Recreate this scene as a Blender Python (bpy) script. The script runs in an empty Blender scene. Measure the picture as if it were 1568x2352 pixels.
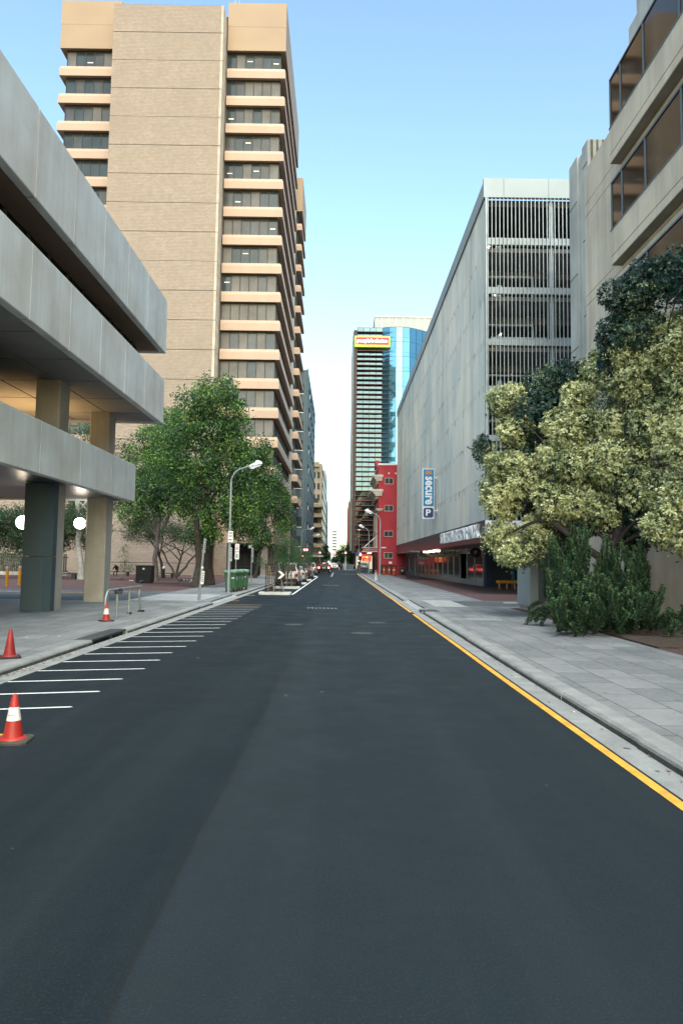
import bpy, math, random
import numpy as np
from mathutils import Vector, Matrix, noise as mnoise
S = bpy.context.scene
COL = S.collection
R = math.radians
PI = math.pi

# ------------------------------------------------------------------ camera
FPX, CX, CY = 1568.0, 784.0, 1176.0          # focal length and centre for a 1568 x 2352 frame
YAW, PITCH, ROLL, CAMH = .00157, .0726, .0135, 1.9
_f = Vector((math.sin(YAW) * math.cos(PITCH), math.cos(YAW) * math.cos(PITCH), math.sin(PITCH)))
_r0 = Vector((math.cos(YAW), -math.sin(YAW), 0))
_u0 = _r0.cross(_f)
_r = _r0 * math.cos(ROLL) + _u0 * math.sin(ROLL)
_u = _u0 * math.cos(ROLL) - _r0 * math.sin(ROLL)
cam = bpy.data.cameras.new('camera')
cam.sensor_fit = 'VERTICAL'
cam.sensor_height = 36
cam.lens = 36 * FPX / 2352
cam.clip_end = 6000
cam.clip_start = .1
camo = bpy.data.objects.new('camera', cam)
COL.objects.link(camo)
m4 = Matrix((_r, _u, -_f)).transposed().to_4x4()
m4.translation = (0, 0, CAMH)
camo.matrix_world = m4
S.camera = camo

# ------------------------------------------------------------------ sky, sun, exposure
SUN_EL, SUN_AZ = 27.0, 170.0                   # azimuth measured clockwise from the street axis (+Y)
w = bpy.data.worlds.new('World')
S.world = w
w.use_nodes = True
nt = w.node_tree
sky = nt.nodes.new('ShaderNodeTexSky')
sky.sky_type = 'NISHITA'
sky.sun_disc = False
sky.sun_elevation = R(SUN_EL)
sky.sun_rotation = R(SUN_AZ)
sky.altitude = 50
sky.air_density = 1.15
sky.dust_density = 1.8
sky.ozone_density = .4
bg = nt.nodes['Background']
bg.inputs['Strength'].default_value = .15
tint = nt.nodes.new('ShaderNodeMix')
tint.data_type = 'RGBA'
tint.blend_type = 'MULTIPLY'
tint.inputs[0].default_value = 1
tint.inputs[7].default_value = (.93, 1.04, 1.03, 1)
nt.links.new(sky.outputs[0], tint.inputs[6])
nt.links.new(tint.outputs[2], bg.inputs['Color'])
sun = bpy.data.lights.new('sun', 'SUN')
sun.energy = 1.5
sun.angle = R(30)
sun.color = (1, .96, .88)
suno = bpy.data.objects.new('sun', sun)
COL.objects.link(suno)
_az, _el = R(SUN_AZ), R(75)
_sd = Vector((math.sin(_az) * math.cos(_el), math.cos(_az) * math.cos(_el), math.sin(_el)))
suno.rotation_euler = _sd.to_track_quat('Z', 'Y').to_euler()
S.view_settings.view_transform = 'Standard'
S.view_settings.look = 'None'
S.view_settings.exposure = 1.33
S.view_settings.gamma = 1
S.cycles.max_bounces = 6
S.cycles.transparent_max_bounces = 6
S.cycles.caustics_reflective = False
S.cycles.caustics_refractive = False
S.cycles.sample_clamp_indirect = 4


def at(x, y, Y):
    """a point of the 1568 x 2352 frame carried out to the distance Y along the street"""
    d = _f * FPX + _r * (x - CX) - _u * (y - CY)
    return Vector((0, 0, CAMH)) + d * (Y / d.y)


# ------------------------------------------------------------------ materials
MATS = {}


def nd(t, kind, **kw):
    n = t.nodes.new(kind)
    for k, v in kw.items():
        if k in n.inputs:
            n.inputs[k].default_value = v
        else:
            setattr(n, k, v)
    return n


def rgba(c, s=1):
    return (min(1, c[0] * s), min(1, c[1] * s), min(1, c[2] * s), 1)


def mapped(t, scale=(1, 1, 1), rot=(0, 0, 0)):
    tc = nd(t, 'ShaderNodeTexCoord')
    mp = nd(t, 'ShaderNodeMapping')
    mp.inputs['Scale'].default_value = scale
    mp.inputs['Rotation'].default_value = rot
    t.links.new(tc.outputs['Object'], mp.inputs['Vector'])
    return mp.outputs[0]


def mix(t, fac, a, b, mode='MIX'):
    n = nd(t, 'ShaderNodeMix', data_type='RGBA', blend_type=mode)
    for s, v in ((0, fac), (6, a), (7, b)):
        if isinstance(v, (int, float)):
            n.inputs[s].default_value = v
        elif isinstance(v, tuple):
            n.inputs[s].default_value = v
        else:
            t.links.new(v, n.inputs[s])
    return n.outputs[2]


def nz(t, vec, scale, detail=4, rough=.6, lo=.3, hi=.7, a=0., b=1.):
    n = nd(t, 'ShaderNodeTexNoise', Scale=scale, Detail=detail, Roughness=rough)
    t.links.new(vec, n.inputs['Vector'])
    r = nd(t, 'ShaderNodeMapRange')
    for i, v in enumerate((lo, hi, a, b)):
        r.inputs[i + 1].default_value = v
    t.links.new(n.outputs['Fac'], r.inputs[0])
    return r.outputs[0]


def mat(name, col, rough=.75, var=.12, vs=.8, metal=0., spec=.4, streak=0., ss=2.5, bump=0., bs=30., emit=None, es=1., coat=0., grain=0., gs=60., tint=None):
    """plain painted, cast or metal surface with mottling, vertical weather streaks and a little relief"""
    if name in MATS:
        return MATS[name]
    m = bpy.data.materials.new(name)
    MATS[name] = m
    m.use_nodes = True
    t = m.node_tree
    p = t.nodes['Principled BSDF']
    p.inputs['Roughness'].default_value = rough
    p.inputs['Metallic'].default_value = metal
    p.inputs['Specular IOR Level'].default_value = spec
    p.inputs['Coat Weight'].default_value = coat
    v = mapped(t)
    c = mix(t, nz(t, v, vs), rgba(col, 1 - var), rgba(tint or col, 1 + var))
    if streak:
        v2 = mapped(t, (ss, ss, .09))
        c = mix(t, nz(t, v2, 1.0, 5, .65, .45, .75, 0, streak), c, rgba(col, .45))
    if grain:
        c = mix(t, nz(t, v, gs, 2, .5, .35, .65, 0, grain), c, rgba(col, 1.9))
    t.links.new(c, p.inputs['Base Color'])
    if bump:
        n = nd(t, 'ShaderNodeTexNoise', Scale=bs, Detail=3.)
        t.links.new(v, n.inputs['Vector'])
        b = nd(t, 'ShaderNodeBump', Strength=bump, Distance=.02)
        t.links.new(n.outputs['Fac'], b.inputs['Height'])
        t.links.new(b.outputs[0], p.inputs['Normal'])
    if emit:
        p.inputs['Emission Color'].default_value = rgba(emit)
        p.inputs['Emission Strength'].default_value = es
    return m


def paving(name, c1, c2, mortar, bw, bh, ms=.006, rot=PI / 2, rough=.85, offset=.5, stain=.35, bump=.3, dist=.004):
    m = bpy.data.materials.new(name)
    MATS[name] = m
    m.use_nodes = True
    t = m.node_tree
    p = t.nodes['Principled BSDF']
    p.inputs['Roughness'].default_value = rough
    p.inputs['Specular IOR Level'].default_value = .3
    v = mapped(t, (1, 1, 1), (0, 0, rot) if not isinstance(rot, tuple) else rot)
    b = nd(t, 'ShaderNodeTexBrick', offset=offset)
    b.inputs['Scale'].default_value = 1
    b.inputs['Color1'].default_value = rgba(c1)
    b.inputs['Color2'].default_value = rgba(c2)
    b.inputs['Mortar'].default_value = rgba(mortar)
    b.inputs['Mortar Size'].default_value = ms
    b.inputs['Mortar Smooth'].default_value = .2
    b.inputs['Brick Width'].default_value = bw
    b.inputs['Row Height'].default_value = bh
    t.links.new(v, b.inputs['Vector'])
    c = mix(t, nz(t, v, .6, 6, .65, .35, .75, 0, stain), b.outputs['Color'], rgba(mortar, 1.3))
    c = mix(t, nz(t, v, 9, 4, .6, .4, .8, 0, .25), c, rgba(c1, 1.35))
    t.links.new(c, p.inputs['Base Color'])
    c = mix(t, nz(t, v, 6.5, 2, .5, .70, .72, 0, .45), c, rgba(mortar, .9))
    c = mix(t, nz(t, mapped(t, (.5, .12, 1)), 1.6, 5, .65, .52, .72, 0, .4), c, rgba(mortar, 1.6))
    t.links.new(c, p.inputs['Base Color'])
    bu = nd(t, 'ShaderNodeBump', Strength=bump, Distance=dist, invert=True)
    t.links.new(b.outputs['Fac'], bu.inputs['Height'])
    n = nd(t, 'ShaderNodeTexNoise', Scale=90., Detail=2.)
    t.links.new(v, n.inputs['Vector'])
    bu2 = nd(t, 'ShaderNodeBump', Strength=.12, Distance=.004)
    t.links.new(n.outputs['Fac'], bu2.inputs['Height'])
    t.links.new(bu.outputs[0], bu2.inputs['Normal'])
    t.links.new(bu2.outputs[0], p.inputs['Normal'])
    return m


def asphalt_material():
    m = bpy.data.materials.new('asphalt')
    MATS['asphalt'] = m
    m.use_nodes = True
    t = m.node_tree
    p = t.nodes['Principled BSDF']
    p.inputs['Specular IOR Level'].default_value = .2
    v = mapped(t)
    base = mix(t, nz(t, v, .35, 5, .6), (.0050, .0120, .0172, 1), (.0080, .0160, .0215, 1))
    # older, paler surfacing right of a wandering longitudinal join
    sx = nd(t, 'ShaderNodeSeparateXYZ')
    t.links.new(v, sx.inputs[0])
    w1 = nz(t, mapped(t, (1, .5, 1)), .5, 3, .6, .3, .7, -.07, .07)
    ad = nd(t, 'ShaderNodeMath', operation='ADD')
    t.links.new(sx.outputs[0], ad.inputs[0])
    t.links.new(w1, ad.inputs[1])
    st = nd(t, 'ShaderNodeMapRange')
    for i, q in enumerate((-.99, -.93, 0, .30)):
        st.inputs[i + 1].default_value = q
    t.links.new(ad.outputs[0], st.inputs[0])
    c = mix(t, st.outputs[0], base, (.023, .034, .041, 1))
    ln = nd(t, 'ShaderNodeMath', operation='COMPARE')
    ln.inputs[1].default_value = -.96
    ln.inputs[2].default_value = .018
    t.links.new(ad.outputs[0], ln.inputs[0])
    l2 = nd(t, 'ShaderNodeMath', operation='MULTIPLY')
    l2.inputs[1].default_value = .55
    t.links.new(ln.outputs[0], l2.inputs[0])
    c = mix(t, l2.outputs[0], c, (.008, .010, .011, 1))
    # worn wheel paths, tyre polish, grit
    wp = nz(t, mapped(t, (1.1, .03, 1)), 1.3, 3, .6, .45, .75, 0, .28)
    c = mix(t, wp, c, (.032, .043, .049, 1))
    c = mix(t, nz(t, v, 70, 3, .7, .52, .72, 0, .3), c, (.06, .075, .08, 1))
    c = mix(t, nz(t, v, 5, 6, .7, .62, .8, 0, .2), c, (.06, .07, .075, 1))
    c = mix(t, nz(t, v, 3.1, 3, .5, .735, .75, 0, .7), c, (.17, .18, .18, 1))
    t.links.new(c, p.inputs['Base Color'])
    rg = nz(t, v, 1.2, 4, .6, .3, .7, .62, .85)
    t.links.new(rg, p.inputs['Roughness'])
    n = nd(t, 'ShaderNodeTexNoise', Scale=110., Detail=3.)
    t.links.new(v, n.inputs['Vector'])
    b = nd(t, 'ShaderNodeBump', Strength=.45, Distance=.006)
    t.links.new(n.outputs['Fac'], b.inputs['Height'])
    t.links.new(b.outputs[0], p.inputs['Normal'])
    return m


def ribbed_stone(name, col, dark, w_=.36, h_=.17):
    """split-rib concrete: broken vertical ribs in short courses"""
    m = bpy.data.materials.new(name)
    MATS[name] = m
    m.use_nodes = True
    t = m.node_tree
    p = t.nodes['Principled BSDF']
    p.inputs['Roughness'].default_value = .9
    p.inputs['Specular IOR Level'].default_value = .2
    v = mapped(t, (1, 1, 1), (PI / 2, 0, 0))
    tc = nd(t, 'ShaderNodeTexCoord')
    sx = nd(t, 'ShaderNodeSeparateXYZ')
    t.links.new(tc.outputs['Object'], sx.inputs[0])
    ad = nd(t, 'ShaderNodeMath', operation='ADD')
    t.links.new(sx.outputs[0], ad.inputs[0])
    t.links.new(sx.outputs[1], ad.inputs[1])
    cb = nd(t, 'ShaderNodeCombineXYZ')
    t.links.new(ad.outputs[0], cb.inputs[0])
    t.links.new(sx.outputs[2], cb.inputs[1])
    b = nd(t, 'ShaderNodeTexBrick', offset=.5)
    b.inputs['Scale'].default_value = 1
    b.inputs['Color1'].default_value = rgba(col, 1.10)
    b.inputs['Color2'].default_value = rgba(col, .90)
    b.inputs['Mortar'].default_value = rgba(dark)
    b.inputs['Mortar Size'].default_value = .022
    b.inputs['Mortar Smooth'].default_value = 1.
    b.inputs['Brick Width'].default_value = w_
    b.inputs['Row Height'].default_value = h_
    t.links.new(cb.outputs[0], b.inputs['Vector'])
    c = mix(t, nz(t, tc.outputs['Object'], .22, 6, .65, .35, .7, 0, .55), b.outputs['Color'], rgba(col, .8))
    c = mix(t, nz(t, tc.outputs['Object'], 1.3, 4, .7, .4, .7, 0, .35), c, rgba(col, .72))
    c = mix(t, nz(t, mapped(t, (.7, .7, .05)), 1., 5, .6, .5, .75, 0, .4), c, rgba(dark, 1.2))
    t.links.new(c, p.inputs['Base Color'])
    bu = nd(t, 'ShaderNodeBump', Strength=.9, Distance=.05, invert=True)
    t.links.new(b.outputs['Fac'], bu.inputs['Height'])
    t.links.new(bu.outputs[0], p.inputs['Normal'])
    return m


def glass(name, col, rough=.06, spec=.8, metal=0., var=.15, vs=.5):
    return mat(name, col, rough, var, vs, metal, spec)


M = lambda n: MATS[n]


# ------------------------------------------------------------------ mesh builder
class MB:
    def __init__(self):
        self.v, self.f, self.mi = [], [], []
        self.cur = 0

    def add(self, vs, fs):
        o = len(self.v)
        self.v += [tuple(x) for x in vs]
        for f in fs:
            self.f.append(tuple(o + i for i in f))
            self.mi.append(self.cur)
        return self

    def box(self, x0, x1, y0, y1, z0, z1):
        return self.add([(x0, y0, z0), (x1, y0, z0), (x1, y1, z0), (x0, y1, z0), (x0, y0, z1), (x1, y0, z1), (x1, y1, z1), (x0, y1, z1)],
                        [(0, 3, 2, 1), (4, 5, 6, 7), (0, 1, 5, 4), (1, 2, 6, 5), (2, 3, 7, 6), (3, 0, 4, 7)])

    def cbox(self, c, s):
        return self.box(c[0] - s[0] / 2, c[0] + s[0] / 2, c[1] - s[1] / 2, c[1] + s[1] / 2, c[2] - s[2] / 2, c[2] + s[2] / 2)

    def rbox(self, x0, x1, y0, y1, z0, z1, b=.02):
        """box with bevelled upright and top edges"""
        rings = []
        for (zz, d) in ((z0, 0), (z1 - b, 0), (z1 - b * .3, b * .3), (z1, b)):
            a0, a1, c0, c1 = x0 + d, x1 - d, y0 + d, y1 - d
            rings.append([(a0 + b, c0, zz), (a1 - b, c0, zz), (a1, c0 + b, zz), (a1, c1 - b, zz), (a1 - b, c1, zz), (a0 + b, c1, zz), (a0, c1 - b, zz), (a0, c0 + b, zz)])
        return self.rings(rings, True, True)

    def rings(self, rings, cap0=True, cap1=True):
        n = len(rings[0])
        vs = [p for r_ in rings for p in r_]
        fs = []
        for k in range(len(rings) - 1):
            for i in range(n):
                j = (i + 1) % n
                fs.append((k * n + i, k * n + j, (k + 1) * n + j, (k + 1) * n + i))
        if cap0:
            fs.append(tuple(range(n - 1, -1, -1)))
        if cap1:
            fs.append(tuple(range((len(rings) - 1) * n, len(rings) * n)))
        return self.add(vs, fs)

    def lathe(self, prof, c=(0, 0, 0), n=16, cap0=True, cap1=True, sx=1, sy=1):
        return self.rings([[(c[0] + sx * r_ * math.cos(2 * PI * i / n), c[1] + sy * r_ * math.sin(2 * PI * i / n), c[2] + z) for i in range(n)] for r_, z in prof], cap0, cap1)

    def tube(self, path, rad, n=8, cap=True):
        path = [Vector(p) for p in path]
        rs = rad if isinstance(rad, (list, tuple)) else [rad] * len(path)
        rings = []
        up = None
        for i, p in enumerate(path):
            d = (path[min(i + 1, len(path) - 1)] - path[max(i - 1, 0)]).normalized()
            if up is None:
                up = Vector((0, 0, 1)) if abs(d.z) < .9 else Vector((0, 1, 0))
            a = d.cross(up)
            if a.length < 1e-4:
                a = d.cross(Vector((1, 0, 0)))
            a.normalize()
            b = a.cross(d).normalized()
            up = b
            rings.append([p + (a * math.cos(-2 * PI * k / n) + b * math.sin(-2 * PI * k / n)) * rs[i] for k in range(n)])
        return self.rings(rings, cap, cap)

    def sphere(self, c, r_, n=14, sx=1, sy=1, sz=1):
        k = n // 2
        return self.lathe([(max(1e-3, r_ * math.sin(PI * i / k)), -r_ * sz * math.cos(PI * i / k)) for i in range(k + 1)], c, n, True, True, sx, sy)

    def prism(self, poly, axis, a, b):
        """polygon in the plane across `axis` pushed from a to b"""
        def P(u, v, q):
            return {'x': (q, u, v), 'y': (u, q, v), 'z': (u, v, q)}[axis]
        n = len(poly)
        ar = sum(poly[i][0] * poly[(i + 1) % n][1] - poly[(i + 1) % n][0] * poly[i][1] for i in range(n))
        if (ar < 0) != (axis == 'y'):
            poly = poly[::-1]
        return self.rings([[P(u, v, a) for u, v in poly], [P(u, v, b) for u, v in poly]])

    def quad(self, a, b, c, d):
        return self.add([a, b, c, d], [(0, 1, 2, 3)])


BASE = {}


def link(o, parent=None):
    COL.objects.link(o)
    if parent is not None:
        o.parent = parent
        BASE[o.name] = BASE.get(parent.name, Vector((0, 0, 0)))
    return o


ONE_PIECE = ('crown', 'foliage', 'branch', 'trunk', 'letter', 'face', 'body', 'stain', 'streak', 'wall', 'cladding', 'awning', 'sticker', 'shade', 'stake', 'caster', 'curtain')


def pieces(mb):
    """the well separated pieces of a mesh, as lists of face numbers"""
    n = len(mb.v)
    par = list(range(n))

    def find(a):
        while par[a] != a:
            par[a] = par[par[a]]
            a = par[a]
        return a
    for f in mb.f:
        r0 = find(f[0])
        for i in f[1:]:
            par[find(i)] = r0
    isl = {}
    for i in range(n):
        isl.setdefault(find(i), []).append(i)
    keys = list(isl)
    if not 2 <= len(keys) <= 700:
        return None
    V = np.array(mb.v)
    lo = np.array([V[isl[k]].min(0) for k in keys])
    hi = np.array([V[isl[k]].max(0) for k in keys])
    size = (hi - lo).max(1)
    gap = np.maximum(0, np.maximum(lo[:, None] - hi[None], lo[None] - hi[:, None]))
    near = np.sqrt((gap ** 2).sum(2)) <= np.maximum(.02, .5 * np.maximum(size[:, None], size[None]))
    lab = list(range(len(keys)))

    def f2(a):
        while lab[a] != a:
            lab[a] = lab[lab[a]]
            a = lab[a]
        return a
    for a, b in zip(*np.nonzero(np.triu(near, 1))):
        lab[f2(a)] = f2(b)
    grp = {k: f2(i) for i, k in enumerate(keys)}
    out = {}
    for j, f in enumerate(mb.f):
        out.setdefault(grp[find(f[0])], []).append(j)
    return list(out.values()) if 1 < len(out) <= 60 else None


def build(mb, name, ma, parent=None, smooth=False, loc=None):
    """far apart pieces of a part become parts of their own; returns the first"""
    if parent is not None and not any(q in name for q in ONE_PIECE):
        ps = pieces(mb)
        if ps:
            first = None
            for fs in ps:
                m_ = MB()
                ix = {}
                for j in fs:
                    for i in mb.f[j]:
                        if i not in ix:
                            ix[i] = len(m_.v)
                            m_.v.append(mb.v[i])
                    m_.f.append(tuple(ix[i] for i in mb.f[j]))
                    m_.mi.append(mb.mi[j])
                o = build_one(m_, name, ma, parent, smooth)
                first = first or o
            return first
    return build_one(mb, name, ma, parent, smooth, loc)


def build_one(mb, name, ma, parent=None, smooth=False, loc=None):
    """ONE mesh object; under a parent its vertices are given in world metres (parent base subtracted)"""
    me = bpy.data.meshes.new(name)
    off = BASE.get(parent.name, Vector((0, 0, 0))) if parent is not None else Vector(loc or (0, 0, 0))
    me.from_pydata([(x - off.x, y - off.y, z - off.z) for x, y, z in mb.v], [], mb.f)
    for mm in (ma if isinstance(ma, (list, tuple)) else [ma]):
        me.materials.append(MATS[mm] if isinstance(mm, str) else mm)
    if any(mb.mi):
        me.polygons.foreach_set('material_index', mb.mi)
    if smooth:
        me.polygons.foreach_set('use_smooth', [True] * len(me.polygons))
        if smooth != 'all':
            me.set_sharp_from_angle(angle=R(40))
    me.update()
    o = bpy.data.objects.new(name, me)
    link(o, parent)
    if parent is None:
        o.location = off
        BASE[o.name] = off
    return o


def tag(o, label=None, cat=None, group=None, kind=None):
    if label:
        o['label'] = label
    if cat:
        o['category'] = cat
    if group:
        o['group'] = group
    if kind:
        o['kind'] = kind
    return o


def thing(name, label, cat, loc=(0, 0, 0), group=None, rz=0):
    o = bpy.data.objects.new(name, None)
    o.empty_display_size = .3
    COL.objects.link(o)
    o.location = loc
    o.rotation_euler = (0, 0, rz)
    BASE[o.name] = Vector(loc)
    return tag(o, label, cat, group)


def struct(mb, name, ma, smooth=False):
    return tag(build(mb, name, ma, None, smooth), None, None, None, 'structure')


def dup(root, loc, rz=0, label=None, group=None, scale=None):
    c = root.copy()
    COL.objects.link(c)
    c.location = loc
    c.rotation_euler = (0, 0, rz)
    if scale:
        c.scale = scale if isinstance(scale, tuple) else (scale,) * 3
    if label:
        c['label'] = label
    if group:
        c['group'] = group
    for ch in root.children:
        d = ch.copy()
        COL.objects.link(d)
        d.parent = c
        for g in ch.children:
            e = g.copy()
            COL.objects.link(e)
            e.parent = d
    return c


def text_mesh(s, bold=0., shear=0.):
    cu = bpy.data.curves.new('lettering', 'FONT')
    cu.body = s
    cu.offset = bold
    cu.shear = shear
    cu.resolution_u = 3
    cu.fill_mode = 'FRONT'
    o = bpy.data.objects.new('lettering', cu)
    COL.objects.link(o)
    dg = bpy.context.evaluated_depsgraph_get()
    me = bpy.data.meshes.new_from_object(o.evaluated_get(dg))
    vs = [tuple(v.co) for v in me.vertices]
    fs = [tuple(p.vertices) for p in me.polygons]
    bpy.data.objects.remove(o)
    bpy.data.curves.remove(cu)
    bpy.data.meshes.remove(me)
    return vs, fs


def text(mb, s, org, ux, uy, w_, h_, th=.004, bold=.01, shear=0.):
    """lettering fitted into w_ x h_ metres from its lower left corner org along ux / uy, standing th proud"""
    vs, fs = text_mesh(s, bold, shear)
    xs = [v[0] for v in vs]
    ys = [v[1] for v in vs]
    x0, y0 = min(xs), min(ys)
    kx, ky = w_ / (max(xs) - x0), h_ / (max(ys) - y0)
    ux, uy, org = Vector(ux), Vector(uy), Vector(org)
    n = ux.cross(uy)
    top = [org + ux * ((v[0] - x0) * kx) + uy * ((v[1] - y0) * ky) + n * th for v in vs]
    if th < .02:
        return mb.add(top, fs)
    bot = [p - n * th for p in top]
    edges = {}
    for f in fs:
        for i in range(len(f)):
            a, b = f[i], f[(i + 1) % len(f)]
            if (b, a) in edges:
                del edges[(b, a)]
            else:
                edges[(a, b)] = 1
    k = len(vs)
    side = [(b, a, a + k, b + k) for a, b in edges]
    return mb.add(top + bot, list(fs) + side)
# ------------------------------------------------------------------ palette
asphalt_material()
paving('footpath_slabs', (.255, .272, .276), (.165, .182, .188), (.05, .056, .057), .92, .6, .010, stain=.55)
paving('brick_paving', (.135, .066, .06), (.09, .05, .047), (.045, .04, .04), .23, .115, .008, stain=.45)
mat('kerb_concrete', (.235, .252, .25), .9, .25, 2.5, streak=.3, ss=1., bump=.6, bs=45, grain=.25, gs=80)
mat('apron_concrete', (.30, .315, .315), .9, .2, 1.2, bump=.3, bs=60, grain=.15)
mat('ground_earth', (.10, .10, .09), .95, .3, .2)
mat('bed_soil', (.055, .042, .032), 1, .45, 6, bump=.8, bs=25, grain=.4, gs=35)
mat('old_asphalt', (.075, .085, .092), .9, .3, .8, bump=.4, bs=90, grain=.3, gs=90)
mat('white_line', (.72, .75, .75), .7, .12, 14, grain=0)
mat('yellow_line', (.72, .36, .05), .8, .28, 5, streak=.0, grain=.0, bump=.3, bs=60)
mat('grey_concrete', (.66, .655, .62), .85, .14, .5, streak=.32, ss=1.6, bump=.25, bs=35, tint=(.62, .68, .69))
mat('column_concrete', (.37, .355, .32), .85, .16, .9, streak=.3, ss=3., bump=.3, bs=50)
mat('joint_dark', (.03, .032, .034), .9)
mat('soffit_panel', (.075, .085, .09), .30, .06, 1.0, spec=.6)
mat('soffit_board', (.25, .245, .235), .7, .10, .6)
mat('clad_grey', (.045, .073, .092), .5, .08, .9, spec=.35)
mat('dark_glass', (.010, .013, .015), .08, .2, .5, spec=.35)
mat('lobby_dark', (.02, .022, .022), .6)
mat('peach_panel', (.45, .325, .245), .55, .05, .25, streak=.12, ss=1.2, spec=.35)
mat('top_panel', (.35, .25, .165), .55, .06, .2, spec=.35)
ribbed_stone('ribbed_stone', (.41, .335, .275), (.28, .225, .18))
mat('stone_edge', (.50, .44, .36), .9, .2, 1.2, bump=.7, bs=9)
mat('soffit_brown', (.22, .15, .10), .8, .1, .6)
mat('window_grey', (.040, .055, .064), .08, .35, .35, spec=.4)
mat('window_blind', (.14, .135, .13), .35, .25, .5, spec=.3)
mat('window_mid', (.07, .075, .078), .15, .3, .5, spec=.4)
mat('mullion', (.05, .052, .05), .6, .1)
mat('ceiling_strip', (.9, .85, .7), .5, emit=(1, .80, .5), es=.45)
mat('galv', (.30, .345, .365), .5, .16, 1.6, metal=.35, spec=.5, streak=.25, ss=4)
mat('sheet_metal', (.50, .575, .595), .5, .16, .13, metal=.2, spec=.45, streak=.7, ss=.55, tint=(.60, .575, .51))
mat('metal_cap', (.29, .335, .35), .5, .08, .4, metal=.2)
mat('rust_streak', (.25, .17, .11), .9, .3, 2)
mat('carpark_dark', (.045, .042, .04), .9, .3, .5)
mat('carpark_slab', (.20, .20, .19), .9, .3, .6)
mat('fluoro', (1, .9, .85), .5, emit=(1, .80, .72), es=3.)
mat('beige_concrete', (.64, .535, .415), .88, .12, .5, streak=.5, ss=1.3, bump=.5, bs=14)
mat('pale_concrete', (.46, .45, .42), .88, .15, .5, streak=.55, ss=1.5, bump=.4, bs=22)
mat('moss_stain', (.16, .15, .08), .95, .4, 3)
mat('board_soffit', (.20, .175, .14), .9, .2, 1.)
mat('bronze_glass', (.040, .024, .016), .06, .25, .4, spec=.25)
mat('blue_frame', (.10, .125, .15), .5)
mat('dark_trim', (.045, .045, .05), .7)
mat('red_paint', (.44, .032, .05), .62, .10, .5, streak=.25, ss=1.2, bump=.1, bs=20)
mat('cream_trim', (.62, .58, .52), .8, .15, 1., streak=.4, ss=2)
mat('dark_brick', (.10, .04, .03), .9, .3, 12)
mat('white_paint', (.78, .80, .80), .5, .04)
mat('black_paint', (.012, .013, .014), .5, .1)
mat('steel_dark', (.035, .05, .055), .5, .1)
mat('steel_grey', (.30, .35, .36), .42, .12, 3., metal=.5)

# ------------------------------------------------------------------ ground, road, footpaths
FP = .11
struct(MB().box(-2500, 2500, -60, 4000, -.6, -.06), 'ground', 'ground_earth')
rd = MB()
for a in ((-5.05, 2.82, -10, 114), (-6.6, 140, 114, 154), (-6.6, .8, 154, 1200)):
    rd.box(a[0], a[1], a[2], a[3], -.055, 0)
struct(rd, 'road', 'asphalt')
g = MB()
g.box(2.82, 3.13, -10, 113, -.055, .003)
g.box(-5.39, -5.05, -10, 113, -.055, .003)
struct(g, 'kerb_strip', 'kerb_concrete')


def kerb_run(mb, x_face, x_back, y0, y1, n):
    s = 1 if x_back > x_face else -1
    ys = np.linspace(y0, y1, n + 1)
    random.seed(int(abs(y0) * 10) + 3)
    for a, b in zip(ys[:-1], ys[1:]):
        j = random.uniform(-.012, .012)
        poly = [(x_face + j, -.055), (x_face + j, .04), (x_face + s * .012 + j, FP - .028), (x_face + s * .045 + j, FP), (x_back, FP), (x_back, -.055)]
        mb.prism(poly, 'y', a + .006, b - .006)
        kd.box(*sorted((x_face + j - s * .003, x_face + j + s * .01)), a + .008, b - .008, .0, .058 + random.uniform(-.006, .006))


kd = MB()
kb = MB()
kerb_run(kb, 3.13, 3.42, -10, 27.0, 15)
kerb_run(kb, 3.13, 3.42, 33.6, 112, 26)
kerb_run(kb, -5.39, -5.62, -10, 15.2, 10)
kerb_run(kb, -5.39, -5.62, 17.6, 29.4, 5)
kerb_run(kb, -5.39, -5.62, 36.2, 113, 28)
struct(kb, 'kerb', 'kerb_concrete')
mat('kerb_grime_shade', (.075, .08, .078), .95, .4, 5, bump=.4, bs=40)  # dark strip on the kerb face: dirt, with the face's shade painted in
struct(kd, 'kerb_segment', 'kerb_grime_shade')
ap = MB()                                        # laid-back kerbs at the two driveways
ap.add([(3.13, 26.9, .006), (3.13, 33.7, .006), (4.0, 33.0, FP + .004), (4.0, 28.2, FP + .004), (3.42, 26.9, FP + .002), (3.42, 33.7, FP + .002)],
       [(0, 3, 2, 1), (0, 4, 3), (1, 2, 5)])
ap.box(4.0, 5.3, 28.2, 33.0, .05, FP + .004)
ap.add([(-5.39, 29.3, .006), (-5.39, 36.3, .006), (-6.1, 35.6, FP + .004), (-6.1, 30.0, FP + .004), (-5.62, 29.3, FP + .002), (-5.62, 36.3, FP + .002)],
       [(0, 1, 2, 3), (0, 3, 4), (1, 5, 2)])
ap.box(-9.2, -6.1, 30.0, 35.6, .05, FP + .004)
struct(ap, 'crossover_pavement', 'apron_concrete')
fr = MB().box(3.42, 6.9, -10, 112.5, -.055, FP).box(6.9, 11.4, -10, 6.5, -.055, FP).box(6.9, 14.5, 28.0, 33.0, -.055, FP)
fr.box(.8, 40, 154, 300, -.055, FP)
fr.box(-60, -5.62, -10, 29.4, -.055, FP).box(-9.2, -5.62, 29.4, 112.5, -.055, FP)
fr.box(-16, -6.6, 121, 700, -.055, FP - .003)
struct(fr, 'footpath', 'footpath_slabs')
bp = MB().box(6.9, 30, 33.0, 102.6, -.055, FP).box(6.9, 11.4, 6.5, 15.0, -.055, FP)
bp.box(6.9, 30, 22.5, 28.0, -.055, FP)
bp.box(-70, -9.2, 39.0, 110, -.055, FP)
struct(bp, 'brick_pavement', 'brick_paving')
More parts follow.
